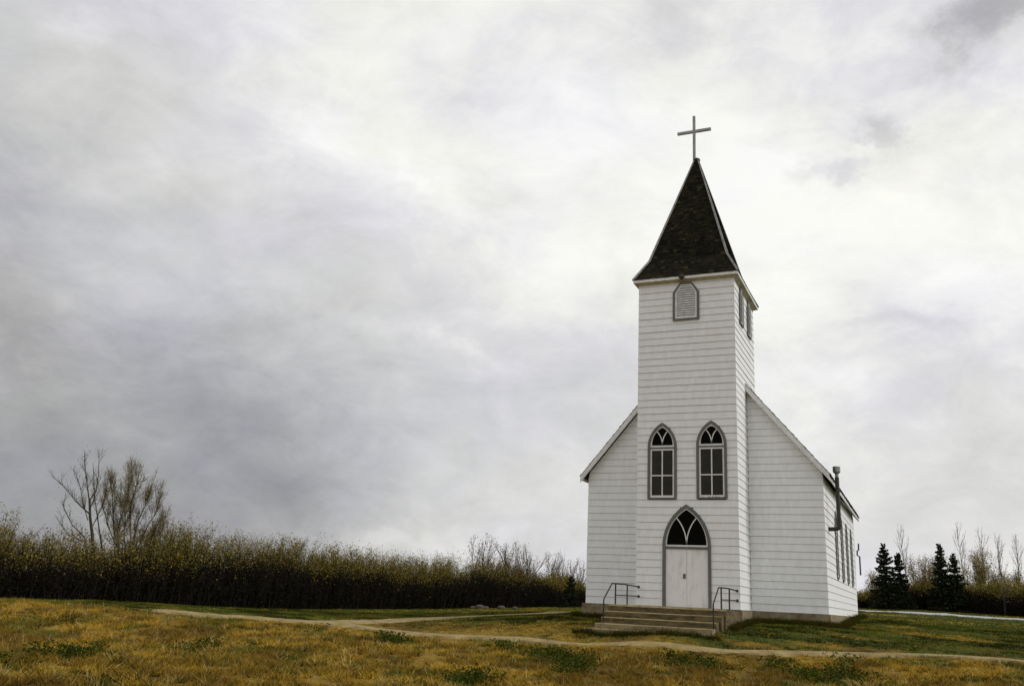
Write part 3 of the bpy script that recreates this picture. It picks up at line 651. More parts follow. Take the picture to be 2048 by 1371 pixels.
# ------------------------------------------------------------------ porch steps
ST = thing('concrete_steps', (1.75, -2, -.8), 'weathered concrete porch landing with broad steps below the double door', 'steps')
def cblock(name, x0, x1, y0, y1, z0, z1, m, mt=None, ch=.026):
    # worn block: front top edge slightly uneven
    n = 14; mb = MB(); xs = np.linspace(x0, x1, n); j = (np.array([vnoise(x*2.3, z1*9, 5) for x in xs])-.5)*.016
    v = []
    for i, x in enumerate(xs): v += [(x, y0+j[i]*.6, z0), (x, y0+j[i], z1-ch), (x, y0+.7*ch, z1+j[i]*.4), (x, y1, z1), (x, y1, z0)]
    f = [(0, 1, 2, 3, 4)[::-1], tuple(range(5*(n-1), 5*n))]
    for i in range(n-1):
        for k in range(5):
            p, q = 5*i+k, 5*i+(k+1) % 5; f.append((p, p+5, q+5, q))
    f = [t[::-1] for t in f]
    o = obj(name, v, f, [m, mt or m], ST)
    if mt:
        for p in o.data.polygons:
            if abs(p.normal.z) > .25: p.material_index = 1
    return o
cblock('landing', -.06, 3.56, -2.76, -.062, -1.2, -.012, MT['conc2'], MT['tread'], .05)
cblock('step', -.06, 3.50, -3.08, -2.763, -1.2, -.215, MT['conc2'], MT['tread'])
cblock('step', -.06, 3.42, -3.46, -3.083, -1.2, -.395, MT['conc2'], MT['tread'])
cblock('step', -.12, 3.40, -3.92, -3.463, -1.2, -.575, MT['conc'], MT['tread'])
cblock('base_slab', -.42, 3.48, -4.22, -3.30, -1.25, -.73, MT['conc'], MT['tread']).data
def rail(x, label):
    R = thing('handrail', (x, -2, -.03), label, 'handrail', 'iron handrails beside the porch steps')
    r = .022
    mb = MB(); mb.tube([(x, -3.74, -.577), (x, -3.74, .09), (x, -3.70, .14), (x, -2.98, .585), (x, -2.92, .605), (x, -1.6, .625), (x, -.01, .60)], r, 8); mb.build('rail', MT['iron'], R)
    for y in (-2.58, -1.32):
        mb = MB(); mb.tube([(x, y, -.04), (x, y, .60)], .024, 8); mb.build('post', MT['iron'], R)
    mb = MB(); mb.tube([(x, -2.56, .26), (x, -1.3, .28), (x, -.01, .29)], .018, 8); mb.build('mid_rail', MT['iron'], R)
    for z in (.60, .29):
        mb = MB(); mb.tube([(x, -.03, z), (x, .0, z), (x, .002, z)], [.03, .048, .048], 10); mb.build('flange', MT['iron'], R)
rail(.10, 'left black iron handrail of the church steps'); rail(3.40, 'right black iron handrail of the church steps')

# ------------------------------------------------------------------ vegetation helpers
def prisms(p0, p1, r0, r1, col):
    """three sided tapered sticks"""
    n = len(p0); d = p1-p0; d /= np.linalg.norm(d, axis=1)[:, None]+1e-9
    h = np.where(np.abs(d[:, 2:3]) < .9, np.array([[0, 0, 1.]]), np.array([[1., 0, 0]])); u = np.cross(d, h); u /= np.linalg.norm(u, axis=1)[:, None]; w = np.cross(d, u)
    V = np.zeros((n, 6, 3))
    for k in range(3):
        a = k*2*math.pi/3; o = math.cos(a)*u+math.sin(a)*w
        V[:, k] = p0+o*np.reshape(r0, (-1, 1)); V[:, 3+k] = p1+o*np.reshape(r1, (-1, 1))
    q = np.array([(0, 1, 4, 3), (1, 2, 5, 4), (2, 0, 3, 5)]); F = (np.arange(n)[:, None, None]*6+q[None]).reshape(-1, 4)
    return V.reshape(-1, 3), F, np.repeat(col, 6, axis=0)
def leaves(p, s, col, flat=0.0, elong=1.0):
    n = len(p); a = rng.normal(size=(n, 3)); a[:, 2] *= (1-flat); a /= np.linalg.norm(a, axis=1)[:, None]
    b = np.cross(a, rng.normal(size=(n, 3))); b /= np.linalg.norm(b, axis=1)[:, None]
    s = np.reshape(s, (-1, 1)); V = np.stack([p-a*s*elong-b*s*.5, p+b*s*.8, p+a*s*elong-b*s*.3], 1).reshape(-1, 3)
    return V, np.arange(3*n).reshape(-1, 3), np.repeat(col, 3, axis=0)
def blades(p, d, w, col):
    """one triangle per blade; p base, d vector to the tip"""
    n = len(p); s = np.cross(d, rng.normal(size=(n, 3))); s /= np.linalg.norm(s, axis=1)[:, None]+1e-9; s = s*np.reshape(w, (-1, 1))/2
    return np.stack([p-s, p+s, p+d], 1).reshape(-1, 3), np.arange(3*n).reshape(-1, 3), np.repeat(col, 3, axis=0)
def merge(parts):
    V = []; F = []; C = []; k = 0
    for v, f, c in parts:
        if f.shape[1] == 4: f = np.concatenate([f[:, [0, 1, 2]], f[:, [0, 2, 3]]])
        V.append(v); F.append(f+k); C.append(c); k += len(v)
    return np.concatenate(V), np.concatenate(F), np.concatenate(C)
def cvar(base, n, s=.3):
    return np.clip(np.array(base)[None]*(1+rng.normal(size=(n, 1))*s)*(1+rng.normal(size=(n, 3))*.06), .002, 1)
YEL = np.array([.36, .27, .045]); OCH = np.array([.16, .105, .018]); OLV = np.array([.095, .098, .017]); TWG = np.array([.075, .060, .042]); DRK = np.array([.024, .020, .013]); PALE = np.array([.24, .20, .14])

def hedge(name, base, top, depth, nst, label, seed, leafy=1.0, ls=.06):
    """base: list of ground points along the hedge, top: its height at each"""
    B = np.array(base)[:, :2]; seg = np.linalg.norm(np.diff(B, axis=0), axis=1); s = np.concatenate([[0], np.cumsum(seg)])
    q = rng.uniform(0, s[-1], nst); q.sort()
    x = np.interp(q, s, B[:, 0]); y = np.interp(q, s, B[:, 1]); H = np.interp(q, s, top)
    v = np.array([x-CAM[0], y-CAM[1]]).T; v /= np.linalg.norm(v, axis=1)[:, None]; dd = rng.uniform(0, depth, nst)
    x = x+v[:, 0]*dd; y = y+v[:, 1]*dd; z = height(x, y, False)-.1
    bushn = fbm(q*.55, q*0+seed, seed, 3); H0 = H.copy(); H = H*(.70+.5*bushn)*rng.uniform(.66, 1.12, nst)
    H *= np.where(dd < depth*.18, rng.uniform(.35, .9, nst), 1)
    p0 = np.stack([x, y, z], 1); lean = rng.normal(size=(nst, 3))*np.array([.16, .16, 0]); p1 = p0 + (lean+np.array([0, 0, 1]))*H[:, None]*.62
    p2 = p1 + (lean*1.4+rng.normal(size=(nst, 3))*np.array([.08, .08, 0])+np.array([0, 0, 1]))*H[:, None]*.38
    c = cvar(TWG*.45, nst, .35)
    parts = [prisms(p0, p1, .022+.01*rng.random(nst), .012+0*H, c), prisms(p1, p2, .012+0*H, .003+0*H, c)]
    # twigs
    k = 6; i = np.repeat(np.arange(nst), k); t = rng.uniform(.15, .95, nst*k)[:, None]
    a = np.where(t < .62, p0[i]+(p1-p0)[i]*t/.62, p1[i]+(p2-p1)[i]*(t-.62)/.38)
    dv = rng.normal(size=(len(i), 3))*np.array([.45, .45, .12])+np.array([0, 0, .75]); l = rng.uniform(.35, 1.0, len(i))[:, None]*np.clip(H[i][:, None]/4, .3, 1.2)
    parts.append(prisms(a, a+dv*l, np.full(len(i), .0075), np.full(len(i), .002), cvar(TWG*.8, len(i), .4)))
    tips = a+dv*l
    # leaves: yellow autumn leaves on the tops; lower dark brown ones carry the base's shade in their colour
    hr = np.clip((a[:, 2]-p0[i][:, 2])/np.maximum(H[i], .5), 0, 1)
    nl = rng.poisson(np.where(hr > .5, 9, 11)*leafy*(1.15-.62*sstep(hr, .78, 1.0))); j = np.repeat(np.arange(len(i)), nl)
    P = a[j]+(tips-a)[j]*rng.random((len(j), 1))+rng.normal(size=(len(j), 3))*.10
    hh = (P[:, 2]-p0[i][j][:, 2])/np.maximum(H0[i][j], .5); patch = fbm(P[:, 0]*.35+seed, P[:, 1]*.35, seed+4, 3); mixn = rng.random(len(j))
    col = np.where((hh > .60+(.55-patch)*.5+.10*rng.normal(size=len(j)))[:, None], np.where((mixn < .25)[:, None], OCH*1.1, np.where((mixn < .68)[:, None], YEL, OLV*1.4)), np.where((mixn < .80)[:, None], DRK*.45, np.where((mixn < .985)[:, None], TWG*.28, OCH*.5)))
    parts.append(leaves(P, rng.uniform(.6, 1.3, len(j))*ls, col*(1+rng.normal(size=(len(j), 1))*.25).clip(.4, 1.8)))
    V, F, C = merge(parts)
    o = obj(name, V, F, MT['veg'], colors=C, kind='stuff'); tag(o, label, 'hedge'); return o
def grow(segs, tips, p, d, r, l, depth, spread, up=.12, kids=(2, 3), taper=.62):
    n = 3; q = np.array(p, float); d = np.array(d, float)
    for k in range(n):
        d2 = d+np.array([random.gauss(0, .09), random.gauss(0, .09), up*random.random()]); d2 /= np.linalg.norm(d2)
        q2 = q+d2*l/n; segs.append((q, q2, r*(1-.3*k/n), r*(1-.3*(k+1)/n))); q, d = q2, d2
        if depth > 0 and k < n-1 and random.random() < .8:
            a = random.uniform(0, 6.28); s = np.array([math.cos(a), math.sin(a), .3])*spread*1.1
            e = d+s; e /= np.linalg.norm(e); grow(segs, tips, q, e, r*.45, l*.62, depth-1, spread, up, kids, taper)
    if depth == 0: tips.append((q, d)); return
    for _ in range(random.randint(*kids)):
        a = random.uniform(0, 6.28); s = np.array([math.cos(a), math.sin(a), random.uniform(0, .3)])*spread*random.uniform(.6, 1.2)
        e = d+s; e /= np.linalg.norm(e); grow(segs, tips, q, e, r*taper, l*random.uniform(.62, .85), depth-1, spread, up, kids, taper)
def tree_from(name, loc, segs, tips, label, group, leafn=0, ls=.05, lcol=None, bark=(.045, .038, .028), cat='tree', twig=True, limit=.03, ktw=4):
    T = thing(name, loc, label, cat, group)
    A = np.array([s[0] for s in segs]); B = np.array([s[1] for s in segs]); r0 = np.array([s[2] for s in segs]); r1 = np.array([s[3] for s in segs])
    big = r0 > limit
    if not big.any(): big[0] = True
    V, F, C = prisms(A[big], B[big], r0[big], r1[big], cvar(bark, big.sum(), .15)); obj('trunk', V, F, MT['twig'], T, colors=C)
    parts = [prisms(A[~big], B[~big], np.maximum(r0[~big], .005), np.maximum(r1[~big], .0035), cvar(np.array(bark)*1.2, (~big).sum(), .25))]
    if len(tips):
        tp = np.array([t[0] for t in tips]); td = np.array([t[1] for t in tips]); k = ktw; i = np.repeat(np.arange(len(tp)), k)
        if twig:
            dv = td[i]*.5+rng.normal(size=(len(i), 3))*.3+np.array([0, 0, .25]); l = rng.uniform(.2, .5, (len(i), 1)); parts.append(prisms(tp[i], tp[i]+dv*l, np.full(len(i), .005), np.full(len(i), .002), cvar(np.array(bark)*1.4, len(i), .3)))
        if leafn:
            j = np.repeat(np.arange(len(tp)), leafn); P = tp[j]+rng.normal(size=(len(j), 3))*.22
            cc = np.array(lcol)[rng.integers(0, len(lcol), len(j))]*(1+rng.normal(size=(len(j), 1))*.25).clip(.4, 1.8); parts.append(leaves(P, rng.uniform(.6, 1.3, len(j))*ls, cc))
    V, F, C = merge(parts); obj('crown', V, F, MT['veg'], T, colors=C); return T

# ------------------------------------------------------------------ hedges
lb = [(-420, 1190, 48), (-60, 1205, 52), (0, 1206, 54), (110, 1208, 55), (250, 1210, 58), (400, 1214, 62), (600, 1216, 68), (800, 1216, 78), (1000, 1213, 90), (1160, 1209, 105), (1260, 1205, 115)]
lt = [1015, 1040, 1045, 1066, 1062, 1056, 1080, 1102, 1112, 1152, 1158]
LB = [at(*q) for q in lb]; LT = [(q[1]-t)*q[2]/FPX*.86 for q, t in zip(lb, lt)]
hedge('left_hedge'.replace('left_', ''), LB, LT, 6, 9200, 'long dense autumn hedge of dark shrubs with yellow tops running behind the field left of the church', 3, ls=.053)
rb = [(1640, 1214, 86), (1716, 1216, 88), (1760, 1217, 88), (1852, 1219, 88), (1980, 1228, 84), (2048, 1232, 80), (2120, 1236, 78), (2350, 1249, 74), (2600, 1262, 72)]
rt_ = [1186, 1184, 1172, 1166, 1170, 1172, 1172, 1186, 1198]
RB = [at(*q) for q in rb]; RTp = [(q[1]-t)*q[2]/FPX*.95 for q, t in zip(rb, rt_)]
hedge('hedge', RB, RTp, 5, 4300, 'dark shrub row at the foot of the spruces right of the church beyond the road', 8, ls=.055, leafy=.9)

# ------------------------------------------------------------------ left trees
def px_limb(segs, pts, r0, r1, dist, wob=.5):
    P = [at(x, y, dist+(random.uniform(-wob, wob) if i else 0)) for i, (x, y) in enumerate(pts)]
    n = len(P)-1
    for i in range(n): segs.append((P[i], P[i+1], r0+(r1-r0)*i/n, r0+(r1-r0)*(i+1)/n))
    return P
D1 = 59; segs = []; tips = []
tr = px_limb(segs, [(190, 1212), (190, 1120), (184, 1060), (180, 1030), (179, 1000)], .13, .07, D1)
for pts, r in [([(179, 1003), (174, 965), (170, 935), (169, 905)], .045), ([(179, 1000), (192, 982), (197, 950), (198, 915)], .045), ([(180, 1028), (150, 1000), (128, 972), (104, 952)], .045),
               ([(205, 1100), (196, 1040), (190, 1000), (186, 925)], .05), ([(170, 1075), (145, 1050), (130, 1020), (122, 1000)], .035), ([(176, 1040), (166, 1005), (160, 970), (148, 948)], .03),
               ([(186, 1050), (205, 1010), (212, 985)], .03), ([(160, 1080), (135, 1068), (110, 1030)], .025), ([(178, 1020), (190, 995), (204, 975)], .03)]:
    P = px_limb(segs, pts, r, .012, D1)
    for k in range(1, len(P)):
        for _ in range(3 if k > 1 else 6):
            d = (P[k]-P[k-1]); d /= np.linalg.norm(d); d = d+np.random.default_rng(random.randint(0, 9999)).normal(size=3)*.4+np.array([0, 0, .35]); d /= np.linalg.norm(d)
            b = P[k-1]+(P[k]-P[k-1])*random.random(); grow(segs, tips, b, d, .012, random.uniform(.2, .5), 1, .4, kids=(1, 2))
tips = [t for t in tips if random.random() < .8]
g = at(190, 1212, D1); T1 = tree_from('bare_tree', (g[0], g[1], height(g[0], g[1]).item()-.1), segs, tips, 'tall mostly bare tree with long upright limbs rising over the left hedge', 'bare deciduous trees over the left hedge', 3, .03, [OCH, YEL, TWG], (.085, .07, .045), limit=.028, ktw=3)
segs = []; tips = []; DB = 60
for pts, r in [([(242, 1211), (238, 1100), (228, 1060), (226, 1020), (224, 985), (220, 962)], .07), ([(244, 1211), (239, 1095), (236, 1055), (246, 1022), (258, 998), (258, 968), (256, 948)], .08), ([(262, 1211), (262, 1100), (260, 1040), (263, 1000), (271, 975), (277, 960)], .07),
               ([(264, 1210), (266, 1085), (276, 1040), (290, 1012), (299, 985)], .06), ([(266, 1210), (276, 1095), (295, 1052), (311, 1027), (318, 1002)], .05), ([(268, 1210), (282, 1098), (305, 1068), (328, 1046)], .045),
               ([(240, 1210), (238, 1105), (216, 1052), (206, 1012), (211, 985)], .05), ([(250, 1210), (250, 1100), (248, 1060), (251, 1030), (243, 1000)], .05), ([(270, 1210), (286, 1104), (302, 1078), (322, 1066)], .035)]:
    P = px_limb(segs, pts, r, .012, DB, 1.0)
    for k in range(2, len(P)):
        for _ in range(6):
            d = (P[k]-P[k-1]); d /= np.linalg.norm(d); d = d+rng.normal(size=3)*.38+np.array([0, 0, .45]); d /= np.linalg.norm(d)
            grow(segs, tips, P[k-1]+(P[k]-P[k-1])*random.random(), d, .014, random.uniform(.3, .6), 2, .34, up=.2, kids=(1, 2))
g = at(256, 1211, DB); tree_from('bare_tree', (g[0], g[1], height(g[0], g[1]).item()-.1), segs, tips, 'rounded feathery tree with many fine fanned branches and sparse yellow leaves', 'bare deciduous trees over the left hedge', 3, .034, [OCH, YEL, YEL*.8], (.15, .125, .07), limit=.03, ktw=4)
for k, (bx, by, ty, dist, lab) in enumerate([(965, 1214, 1102, 92, 'pale bare topped tree over the hedge midway between field and church'), (1005, 1214, 1106, 94, 'second bare topped tree over the hedge nearer the church'),
                               (1045, 1213, 1116, 96, 'smaller bare tree rising from the hedge left of the church'), (1110, 1212, 1130, 104, 'thin bare tree close to the church corner beyond the hedge'), (1150, 1211, 1136, 108, 'bare tree right beside the left edge of the church')]):
    segs = []; tips = []; g = at(bx, by, dist); H = (by-ty)*dist/FPX
    for s in range(4):
        d = np.array([random.gauss(0, .22), random.gauss(0, .22), 1]); d /= np.linalg.norm(d); grow(segs, tips, g, d, .07, H*.42, 3, .36, up=.15, kids=(2, 2))
    tree_from('bare_tree', (g[0], g[1], g[2]-.2), segs, tips, lab, 'bare trees in the far hedge', 3, .07, [OCH, YEL, TWG], (.085, .07, .05), limit=.045)

# ------------------------------------------------------------------ spruces
def spruce(px, base_y, top_y, dist, wid, label, group):
    g = at(px, base_y, dist); H = (base_y-top_y)*dist/FPX; T = thing('spruce_tree', tuple(g-np.array([0, 0, .2])), label, 'spruce tree', group)
    mb = MB(); mb.tube([g-np.array([0, 0, .3]), g+np.array([0, 0, H*.5]), g+np.array([0, 0, H*.98])], [.14, .07, .012], 8); mb.build('trunk', MT['bark'], T)
    A = []; B = []; z = .06*H
    while z < H*.985:
        f = 1-z/H; R = wid*(f**.85)*random.uniform(.88, 1.1)+.05; n = max(int(5+8*f), 4); a0 = random.random()*6
        for k in range(n):
            a = a0+k*2*math.pi/n+random.gauss(0, .12); r = R*random.uniform(.62, 1.22); b = g+np.array([0, 0, z+random.uniform(-.1, .1)])
            drop = -.12*r if f > .35 else .25*r
            A.append(b); B.append(b+np.array([math.cos(a)*r, math.sin(a)*r, drop+random.uniform(-.05, .15)]))
        z += random.uniform(.17, .27)*(1.15-.45*(1-f))
    A = np.array(A); B = np.array(B); m = len(A); ln = np.linalg.norm(B-A, axis=1)
    parts = [prisms(A, B, np.full(m, .018), np.full(m, .004), cvar((.03, .024, .016), m))]
    k = np.maximum((ln*60).astype(int), 9); i = np.repeat(np.arange(m), k); t = rng.random(len(i))[:, None]**.8
    P = A[i]+(B-A)[i]*t; P[:, 2] -= .10*np.sin(t[:, 0]*math.pi)*ln[i]*.5
    side = np.cross((B-A)[i], [0, 0, 1.]); side /= np.linalg.norm(side, axis=1)[:, None]; sg = rng.choice([-1, 1], (len(i), 1))
    dv = side*sg*rng.uniform(.02, .26, (len(i), 1))*(1.15-t)*np.minimum(ln[i][:, None], 1)+(B-A)[i]/ln[i][:, None]*rng.uniform(.05, .2, (len(i), 1)); dv[:, 2] += rng.normal(size=len(i))*.05-.03
    v1 = leaves(P+dv*.5, np.full(len(i), .085), cvar((.015, .022, .007), len(i), .4), elong=1.3); parts.append(v1)
    V, F, C = merge(parts); obj('crown', V, F, MT['needle'], T, colors=C)
spruce(1774, 1219, 1102, 86, 1.4, 'tallest dark spruce, leftmost of the four beyond the road right of the church', 'dark spruces beyond the road')
spruce(1803, 1219, 1121, 87, 1.15, 'shorter dark spruce touching the right side of the tallest one', 'dark spruces beyond the road')
spruce(1888, 1220, 1108, 86, 1.2, 'tall slender spruce, third from the church in the row beyond the road', 'dark spruces beyond the road')
spruce(1915, 1221, 1125, 86, 1.15, 'lower spruce at the right end of the row of four', 'dark spruces beyond the road')
spruce(1141, 1212, 1156, 96, 1.2, 'small dark spruce standing in the hedge just left of the church corner', None)
# bare poplars and yellow willow behind the right hand shrubs
for (bx, lean, ty, dist, lab) in [(1828, -.14, 1100, 104, 'thin pale bare poplar between the two pairs of spruces'), (1938, -.10, 1100, 104, 'thin pale bare poplar right of the lower spruce'),
                                  (1975, .0, 1108, 104, 'slender bare poplar behind the yellow willow'), (2012, -.05, 1118, 102, 'bare poplar near the right edge, standing among low brush'), (2040, .05, 1120, 100, 'small bare tree at the far right edge above the fence')]:
    segs = []; tips = []; g = at(bx, 1222, dist); H = (1222-ty)*dist/FPX; p = g.copy(); n = 9
    for k in range(n):
        q = p+np.array([lean*H/n*random.uniform(.2, 1.5), random.gauss(0, .05), H/n]); segs.append((p, q, .06*(1-k/n)+.01, .06*(1-(k+1)/n)+.008))
        if k > 2:
            for _ in range(3):
                a = random.uniform(0, 6.28); d = np.array([math.cos(a)*.38, math.sin(a)*.38, 1]); d /= np.linalg.norm(d); grow(segs, tips, q, d, .018, H*.20*(1.1-.5*k/n), 1, .22, up=.2, kids=(1, 2))
        p = q
    tree_from('poplar_tree', tuple(g-np.array([0, 0, .2])), segs, tips, lab, 'thin bare poplars beyond the road', 0, .05, None, (.15, .135, .11), cat='poplar tree', limit=.03)
for (bx, ty, dist, st, leaf, cols, lab) in [(1962, 1136, 90, 7, 13, [YEL, OLV*1.3, YEL*.8], 'bushy willow with yellow green leaves among the brush on the right'), (1848, 1146, 91, 7, 9, [OCH, YEL, PALE], 'wispy yellowish shrub tree between the spruce pairs'),
                                            (1868, 1138, 96, 6, 6, [OCH, YEL, PALE], 'taller wispy shrub tree just left of the third spruce'), (2000, 1160, 92, 6, 5, [OCH, TWG, PALE], 'brown twiggy shrub tree near the right edge'), (2035, 1166, 86, 6, 6, [YEL, TWG, OCH], 'thin yellow tipped shrub tree at the right edge'),
                                            (1742, 1166, 88, 4, 12, [YEL, OCH], 'small yellow shrub at the left foot of the tallest spruce')]:
    segs = []; tips = []; g = at(bx, 1220, dist); H = (1220-ty)*dist/FPX
    for s in range(st):
        d = np.array([random.gauss(0, .30), random.gauss(0, .30), 1]); d /= np.linalg.norm(d); grow(segs, tips, g, d, .035, H*.42, 3, .32, up=.15, kids=(2, 2))
    tree_from('shrub_tree', tuple(g-np.array([0, 0, .2])), segs, tips, lab, 'leafy shrub trees beyond the road', leaf, .055, cols, (.11, .09, .065), cat='shrub', limit=.03)

# fence in the brush at the right edge
fa, fb = at(2010, 1214, 82), at(2110, 1216, 82); FT = thing('rail_fence', tuple(fa), 'dark weathered wooden rail fence at the right edge in front of the brush', 'fence')
for k in range(5):
    p = fa+(fb-fa)*k/4; mb = MB(); mb.box((p[0]-.06, p[1]-.06, p[2]-.9), (p[0]+.06, p[1]+.06, p[2]+1.45)); mb.build('post', MT['fence'], FT)
for zz in (.35, .75, 1.15):
    mb = MB(); a, b = fa+np.array([0, -.08, zz]), fb+np.array([0, -.08, zz]); mb.hexa([a, b, b+[0, -.04, 0], a+[0, -.04, 0], a+[0, 0, .14], b+[0, 0, .14], b+[0, -.04, .14], a+[0, -.04, .14]]); mb.build('rail', MT['fence'], FT)

# ------------------------------------------------------------------ rock shapes standing in for pale tufts at the hedge foot
def tuft_standin(p, s, label, group):
    mb = MB(); n, m = 8, 5; v = []; ph = random.random()*9
    for i in range(m+1):
        for k in range(n):
            t = math.pi*i/m; a = 2*math.pi*k/n; r = s*(1+.25*math.sin(3*a+ph)+random.uniform(-.12, .12))
            v.append((p[0]+r*math.sin(t)*math.cos(a), p[1]+r*math.sin(t)*math.sin(a), p[2]+s*.6*math.cos(t)))
    f = [(i*n+k, i*n+(k+1) % n, (i+1)*n+(k+1) % n, (i+1)*n+k) for i in range(m) for k in range(n)]
    o = obj('tuft_standin', [np.array(q)-p for q in v], [t[::-1] for t in f], MT['tuft_standin'], smooth=True); o.location = p; tag(o, label, 'tuft_standin', group)
for (px, py, s, lab) in [(960, 1206, .42, 'large grey rock shape for a pale tuft in front of the hedge, widest of the pile'), (946, 1207, .30, 'rock shape for a pale tuft at the left end of the small pile by the hedge'), (972, 1209, .28, 'small low rock shape for a pale tuft right of the widest of the pile'), (1003, 1208, .34, 'single rock shape for a pale tuft standing apart toward the church'), (1030, 1208, .24, 'smallest rock shape for a pale tuft nearest the church by the hedge foot')]:
    g = ground_hit(px, 1214); r = ray(px, 1214); d = 82; q = CAM+r*d; q[2] = height(q[0], q[1]).item()+s*.3; tuft_standin(q, s, lab, 'rock shapes for pale tufts at the foot of the left hedge')

# ------------------------------------------------------------------ grass
def scatter(x0, x1, y0, y1, n):
    x = rng.uniform(x0, x1, n); y = rng.uniform(y0, y1, n); P = np.stack([x, y, height(x, y)], 1)
    d = P-CAM; zc = d@FW; u = 1024+FPX*(d@RT)/zc; v = 685.5-FPX*(d@UP)/zc
    m = (zc > 3) & (u > -220) & (u < 2520) & (v < 1460)
    church = ((x > CX-HN-.12) & (x < CX+HN+.1) & (y > DN-.12) & (y < DN+LN+.1)) | ((x > -.1) & (x < 3.58) & (y > -4.24) & (y < DN)) | ((x > -.43) & (x < 3.5) & (y > -4.24) & (y < -3.3))
    m &= ~church
    return P[m], zc[m]
def edge_keep(P, g, d1, d2):
    w1 = np.interp(P[:, 0], [-16, 14], [.40, .14])+.36*(fbm(P[:, 0]*1.5, P[:, 1]*1.5, 71)-.5)*2; w2 = .66+.3*(fbm(P[:, 0]*1.2, P[:, 1]*1.2, 72)-.5)*2
    keep = (d1 > w1) & (d2 > w2) | ((rng.random(len(P)) < .22) & (fbm(P[:, 0]*3, P[:, 1]*3, 88) > .5))
    rd, _ = poly_dist(P[:, 0], P[:, 1], RD)
    return keep & (rd > 1.5)
def tufts(P, nb, hgt, wid, cols, spread, lean):
    n = len(P); i = np.repeat(np.arange(n), nb); a = rng.uniform(0, 2*math.pi, len(i)); r = rng.random(len(i))*spread
    p = P[i]+np.stack([np.cos(a)*r, np.sin(a)*r, -.01+0*a], 1); h = hgt[i]*rng.uniform(.5, 1.15, len(i))
    d = np.stack([np.cos(a)*lean*rng.random(len(i)), np.sin(a)*lean*rng.random(len(i)), np.ones(len(i))], 1)*h[:, None]
    d[:, :2] += rng.normal(size=(len(i), 2))*h[:, None]*.32
    return blades(p, d, wid*rng.uniform(.6, 1.4, len(i)), cols[i]*(1+rng.normal(size=(len(i), 1))*.22).clip(.5, 1.7))
P, zc = scatter(-22, 29, -26, 9, 163000)
g, weed, d1, d2, bey = green_amount(P[:, 0], P[:, 1])
k = edge_keep(P, g, d1, d2); P, g, weed, d1, bey, zc = P[k], g[k], weed[k], d1[k], bey[k], zc[k]
r = rng.random(len(P)); isg = (r < np.maximum(g*.92, 0)); isw = (rng.random(len(P)) < weed*.5)
thinned = fbm(P[:, 0]*3.1, P[:, 1]*2.3, 131, 3)
n = fbm(P[:, 0]*.8, P[:, 1]*.35+3, 41); n2 = fbm(P[:, 0]*.35, P[:, 1]*.25, 91)
dry = ~isg & ~isw & (bey | (thinned > .36+.16*rng.random(len(P))))
Pd = P[dry]; rr = rng.random(len(Pd)); nn = n[dry]
br = sstep(nn, .46, .66)
mo = sstep(fbm(Pd[:, 0]*1.5, Pd[:, 1]*.9, 101, 4), .44, .60)*.95; br = np.maximum(br*.8, mo*rng.random(len(Pd))**.3)
cd_ = np.where((rr < .06)[:, None], STRAW, GOLD); cd_ = cd_*(1-br[:, None]*.85) + BROWN*br[:, None]*.85
cd_ = np.where((rr > .84)[:, None], BROWN*.8, cd_); cd_ = np.where(((rr > .70) & (rr < .76))[:, None], np.array([.10, .095, .020]), cd_)
hd = np.where(bey[dry], .05, .05+.24*fbm(Pd[:, 0]*2.4, Pd[:, 1]*2.4, 55)**1.5)*rng.uniform(.7, 1.2, len(Pd)); hd = np.where(d1[dry] < 1.3, hd*.5, hd)
def build_grass(name, tf, label):
    V, F, C = tf; o = obj(name, V, F, MT['blade'], colors=C, kind='stuff'); tag(o, label, 'grass'); return o
build_grass('dry_grass', tufts(Pd, 10, hd*.85, .017, cd_, .07, 1.6), 'golden brown dry grass covering the foreground field below the gravel track')
Pg = P[isg & ~isw]; bg = bey[isg & ~isw]; _m = fbm(Pg[:, 0]*.9, Pg[:, 1]*2.0, 77); cg = np.where((rng.random(len(Pg)) < .10+.35*_m)[:, None], OLIVE, GREEN)*(.35+1.3*sstep(_m, .32, .68))[:, None]
hg = np.where(bg, .03+.07*(1-_m), .12)
build_grass('green_grass', tufts(Pg, 9, hg, .015, cg, .10, .8), 'short green lawn grass round the church steps and tracks')
Pw = P[isw]; cw = np.where((rng.random(len(Pw)) < .3)[:, None], GREEN, DGREEN)
_i = np.repeat(np.arange(len(Pw)), 14); _h = .08+.26*fbm(Pw[:, 0]*2, Pw[:, 1]*2, 66); _p = Pw[_i]+rng.normal(size=(len(_i), 3))*np.array([.12, .12, 0]); _p[:, 2] += rng.random(len(_i))*_h[_i]
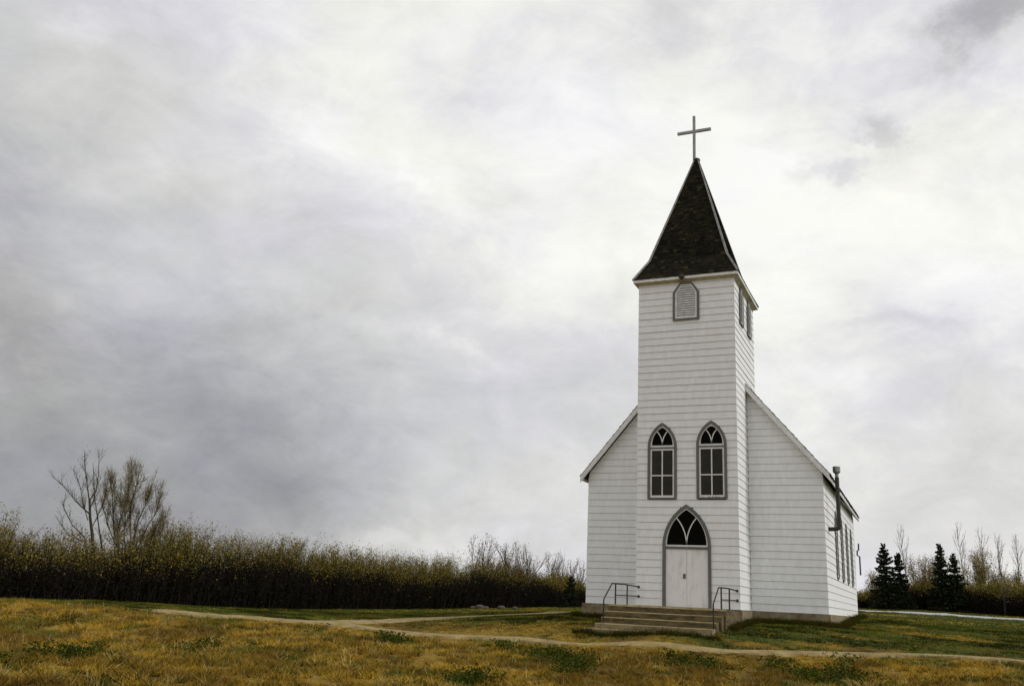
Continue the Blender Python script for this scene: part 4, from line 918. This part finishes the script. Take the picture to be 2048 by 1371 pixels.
build_grass('weeds', leaves(_p, rng.uniform(.02, .042, len(_i)), cw[_i]*(1+rng.normal(size=(len(_i), 1))*.25).clip(.5, 1.8), flat=.3), 'dark green leafy weed patches scattered in the dry foreground field')
# longer dark grass against the foundation and steps
Q = []
def line(x0, y0, x1, y1, n, w=.18):
    t = rng.random(n); Q.append(np.stack([x0+(x1-x0)*t+rng.normal(size=n)*w*.5, y0+(y1-y0)*t-np.abs(rng.normal(size=n))*w, 0*t], 1))
line(3.75, 1.93, 6.4, 1.93, 500, .25); line(3.75, -2.6, 3.75, 1.9, 350, .06); line(-2.8, 1.9, -.2, 1.9, 350, .2); line(-.6, -4.3, 3.6, -4.3, 200, .12); line(6.5, 2.2, 6.5, 12, 500, .05); line(-.3, -3.2, -.3, 1.5, 250, .05)
Q = np.concatenate(Q); Q[:, 2] = height(Q[:, 0], Q[:, 1]); cq = np.where((rng.random(len(Q)) < .3)[:, None], BROWN*.8, DGREEN)
build_grass('long_grass', tufts(Q, 12, .12+.12*rng.random(len(Q)), .016, cq, .09, .9), 'long dark grass growing against the church foundation')
# lawns farther off: coarser tufts
P, zc = scatter(-75, 60, 5, 78, 95000); P = P[zc < 95]
g, weed, d1, d2, bey = green_amount(P[:, 0], P[:, 1]); k = edge_keep(P, g, d1, d2); P, g = P[k], g[k]
isg = rng.random(len(P)) < g; cc = np.where(isg[:, None], np.where((rng.random(len(P)) < .3)[:, None], OLIVE, GREEN), GOLD)*(.7+.6*fbm(P[:, 0]*.6, P[:, 1]*.6, 78))[:, None]
build_grass('green_grass', tufts(P, 5, np.full(len(P), .07), .04, cc, .22, .8), 'distant green grass strip in front of the hedges and road')
# tall pale stalks in the field
P, zc = scatter(-22, 24, -26, -4, 5000); g, weed, d1, d2, bey = green_amount(P[:, 0], P[:, 1]); P = P[~bey & (d1 > 1.2)]
V = tufts(P[:2600], 3, .12+.16*rng.random(len(P[:2600])), .009, np.tile(STRAW*.9, (len(P[:2600]), 1)), .04, .5); build_grass('dry_stalks', V, 'pale dry seed stalks standing above the golden field')
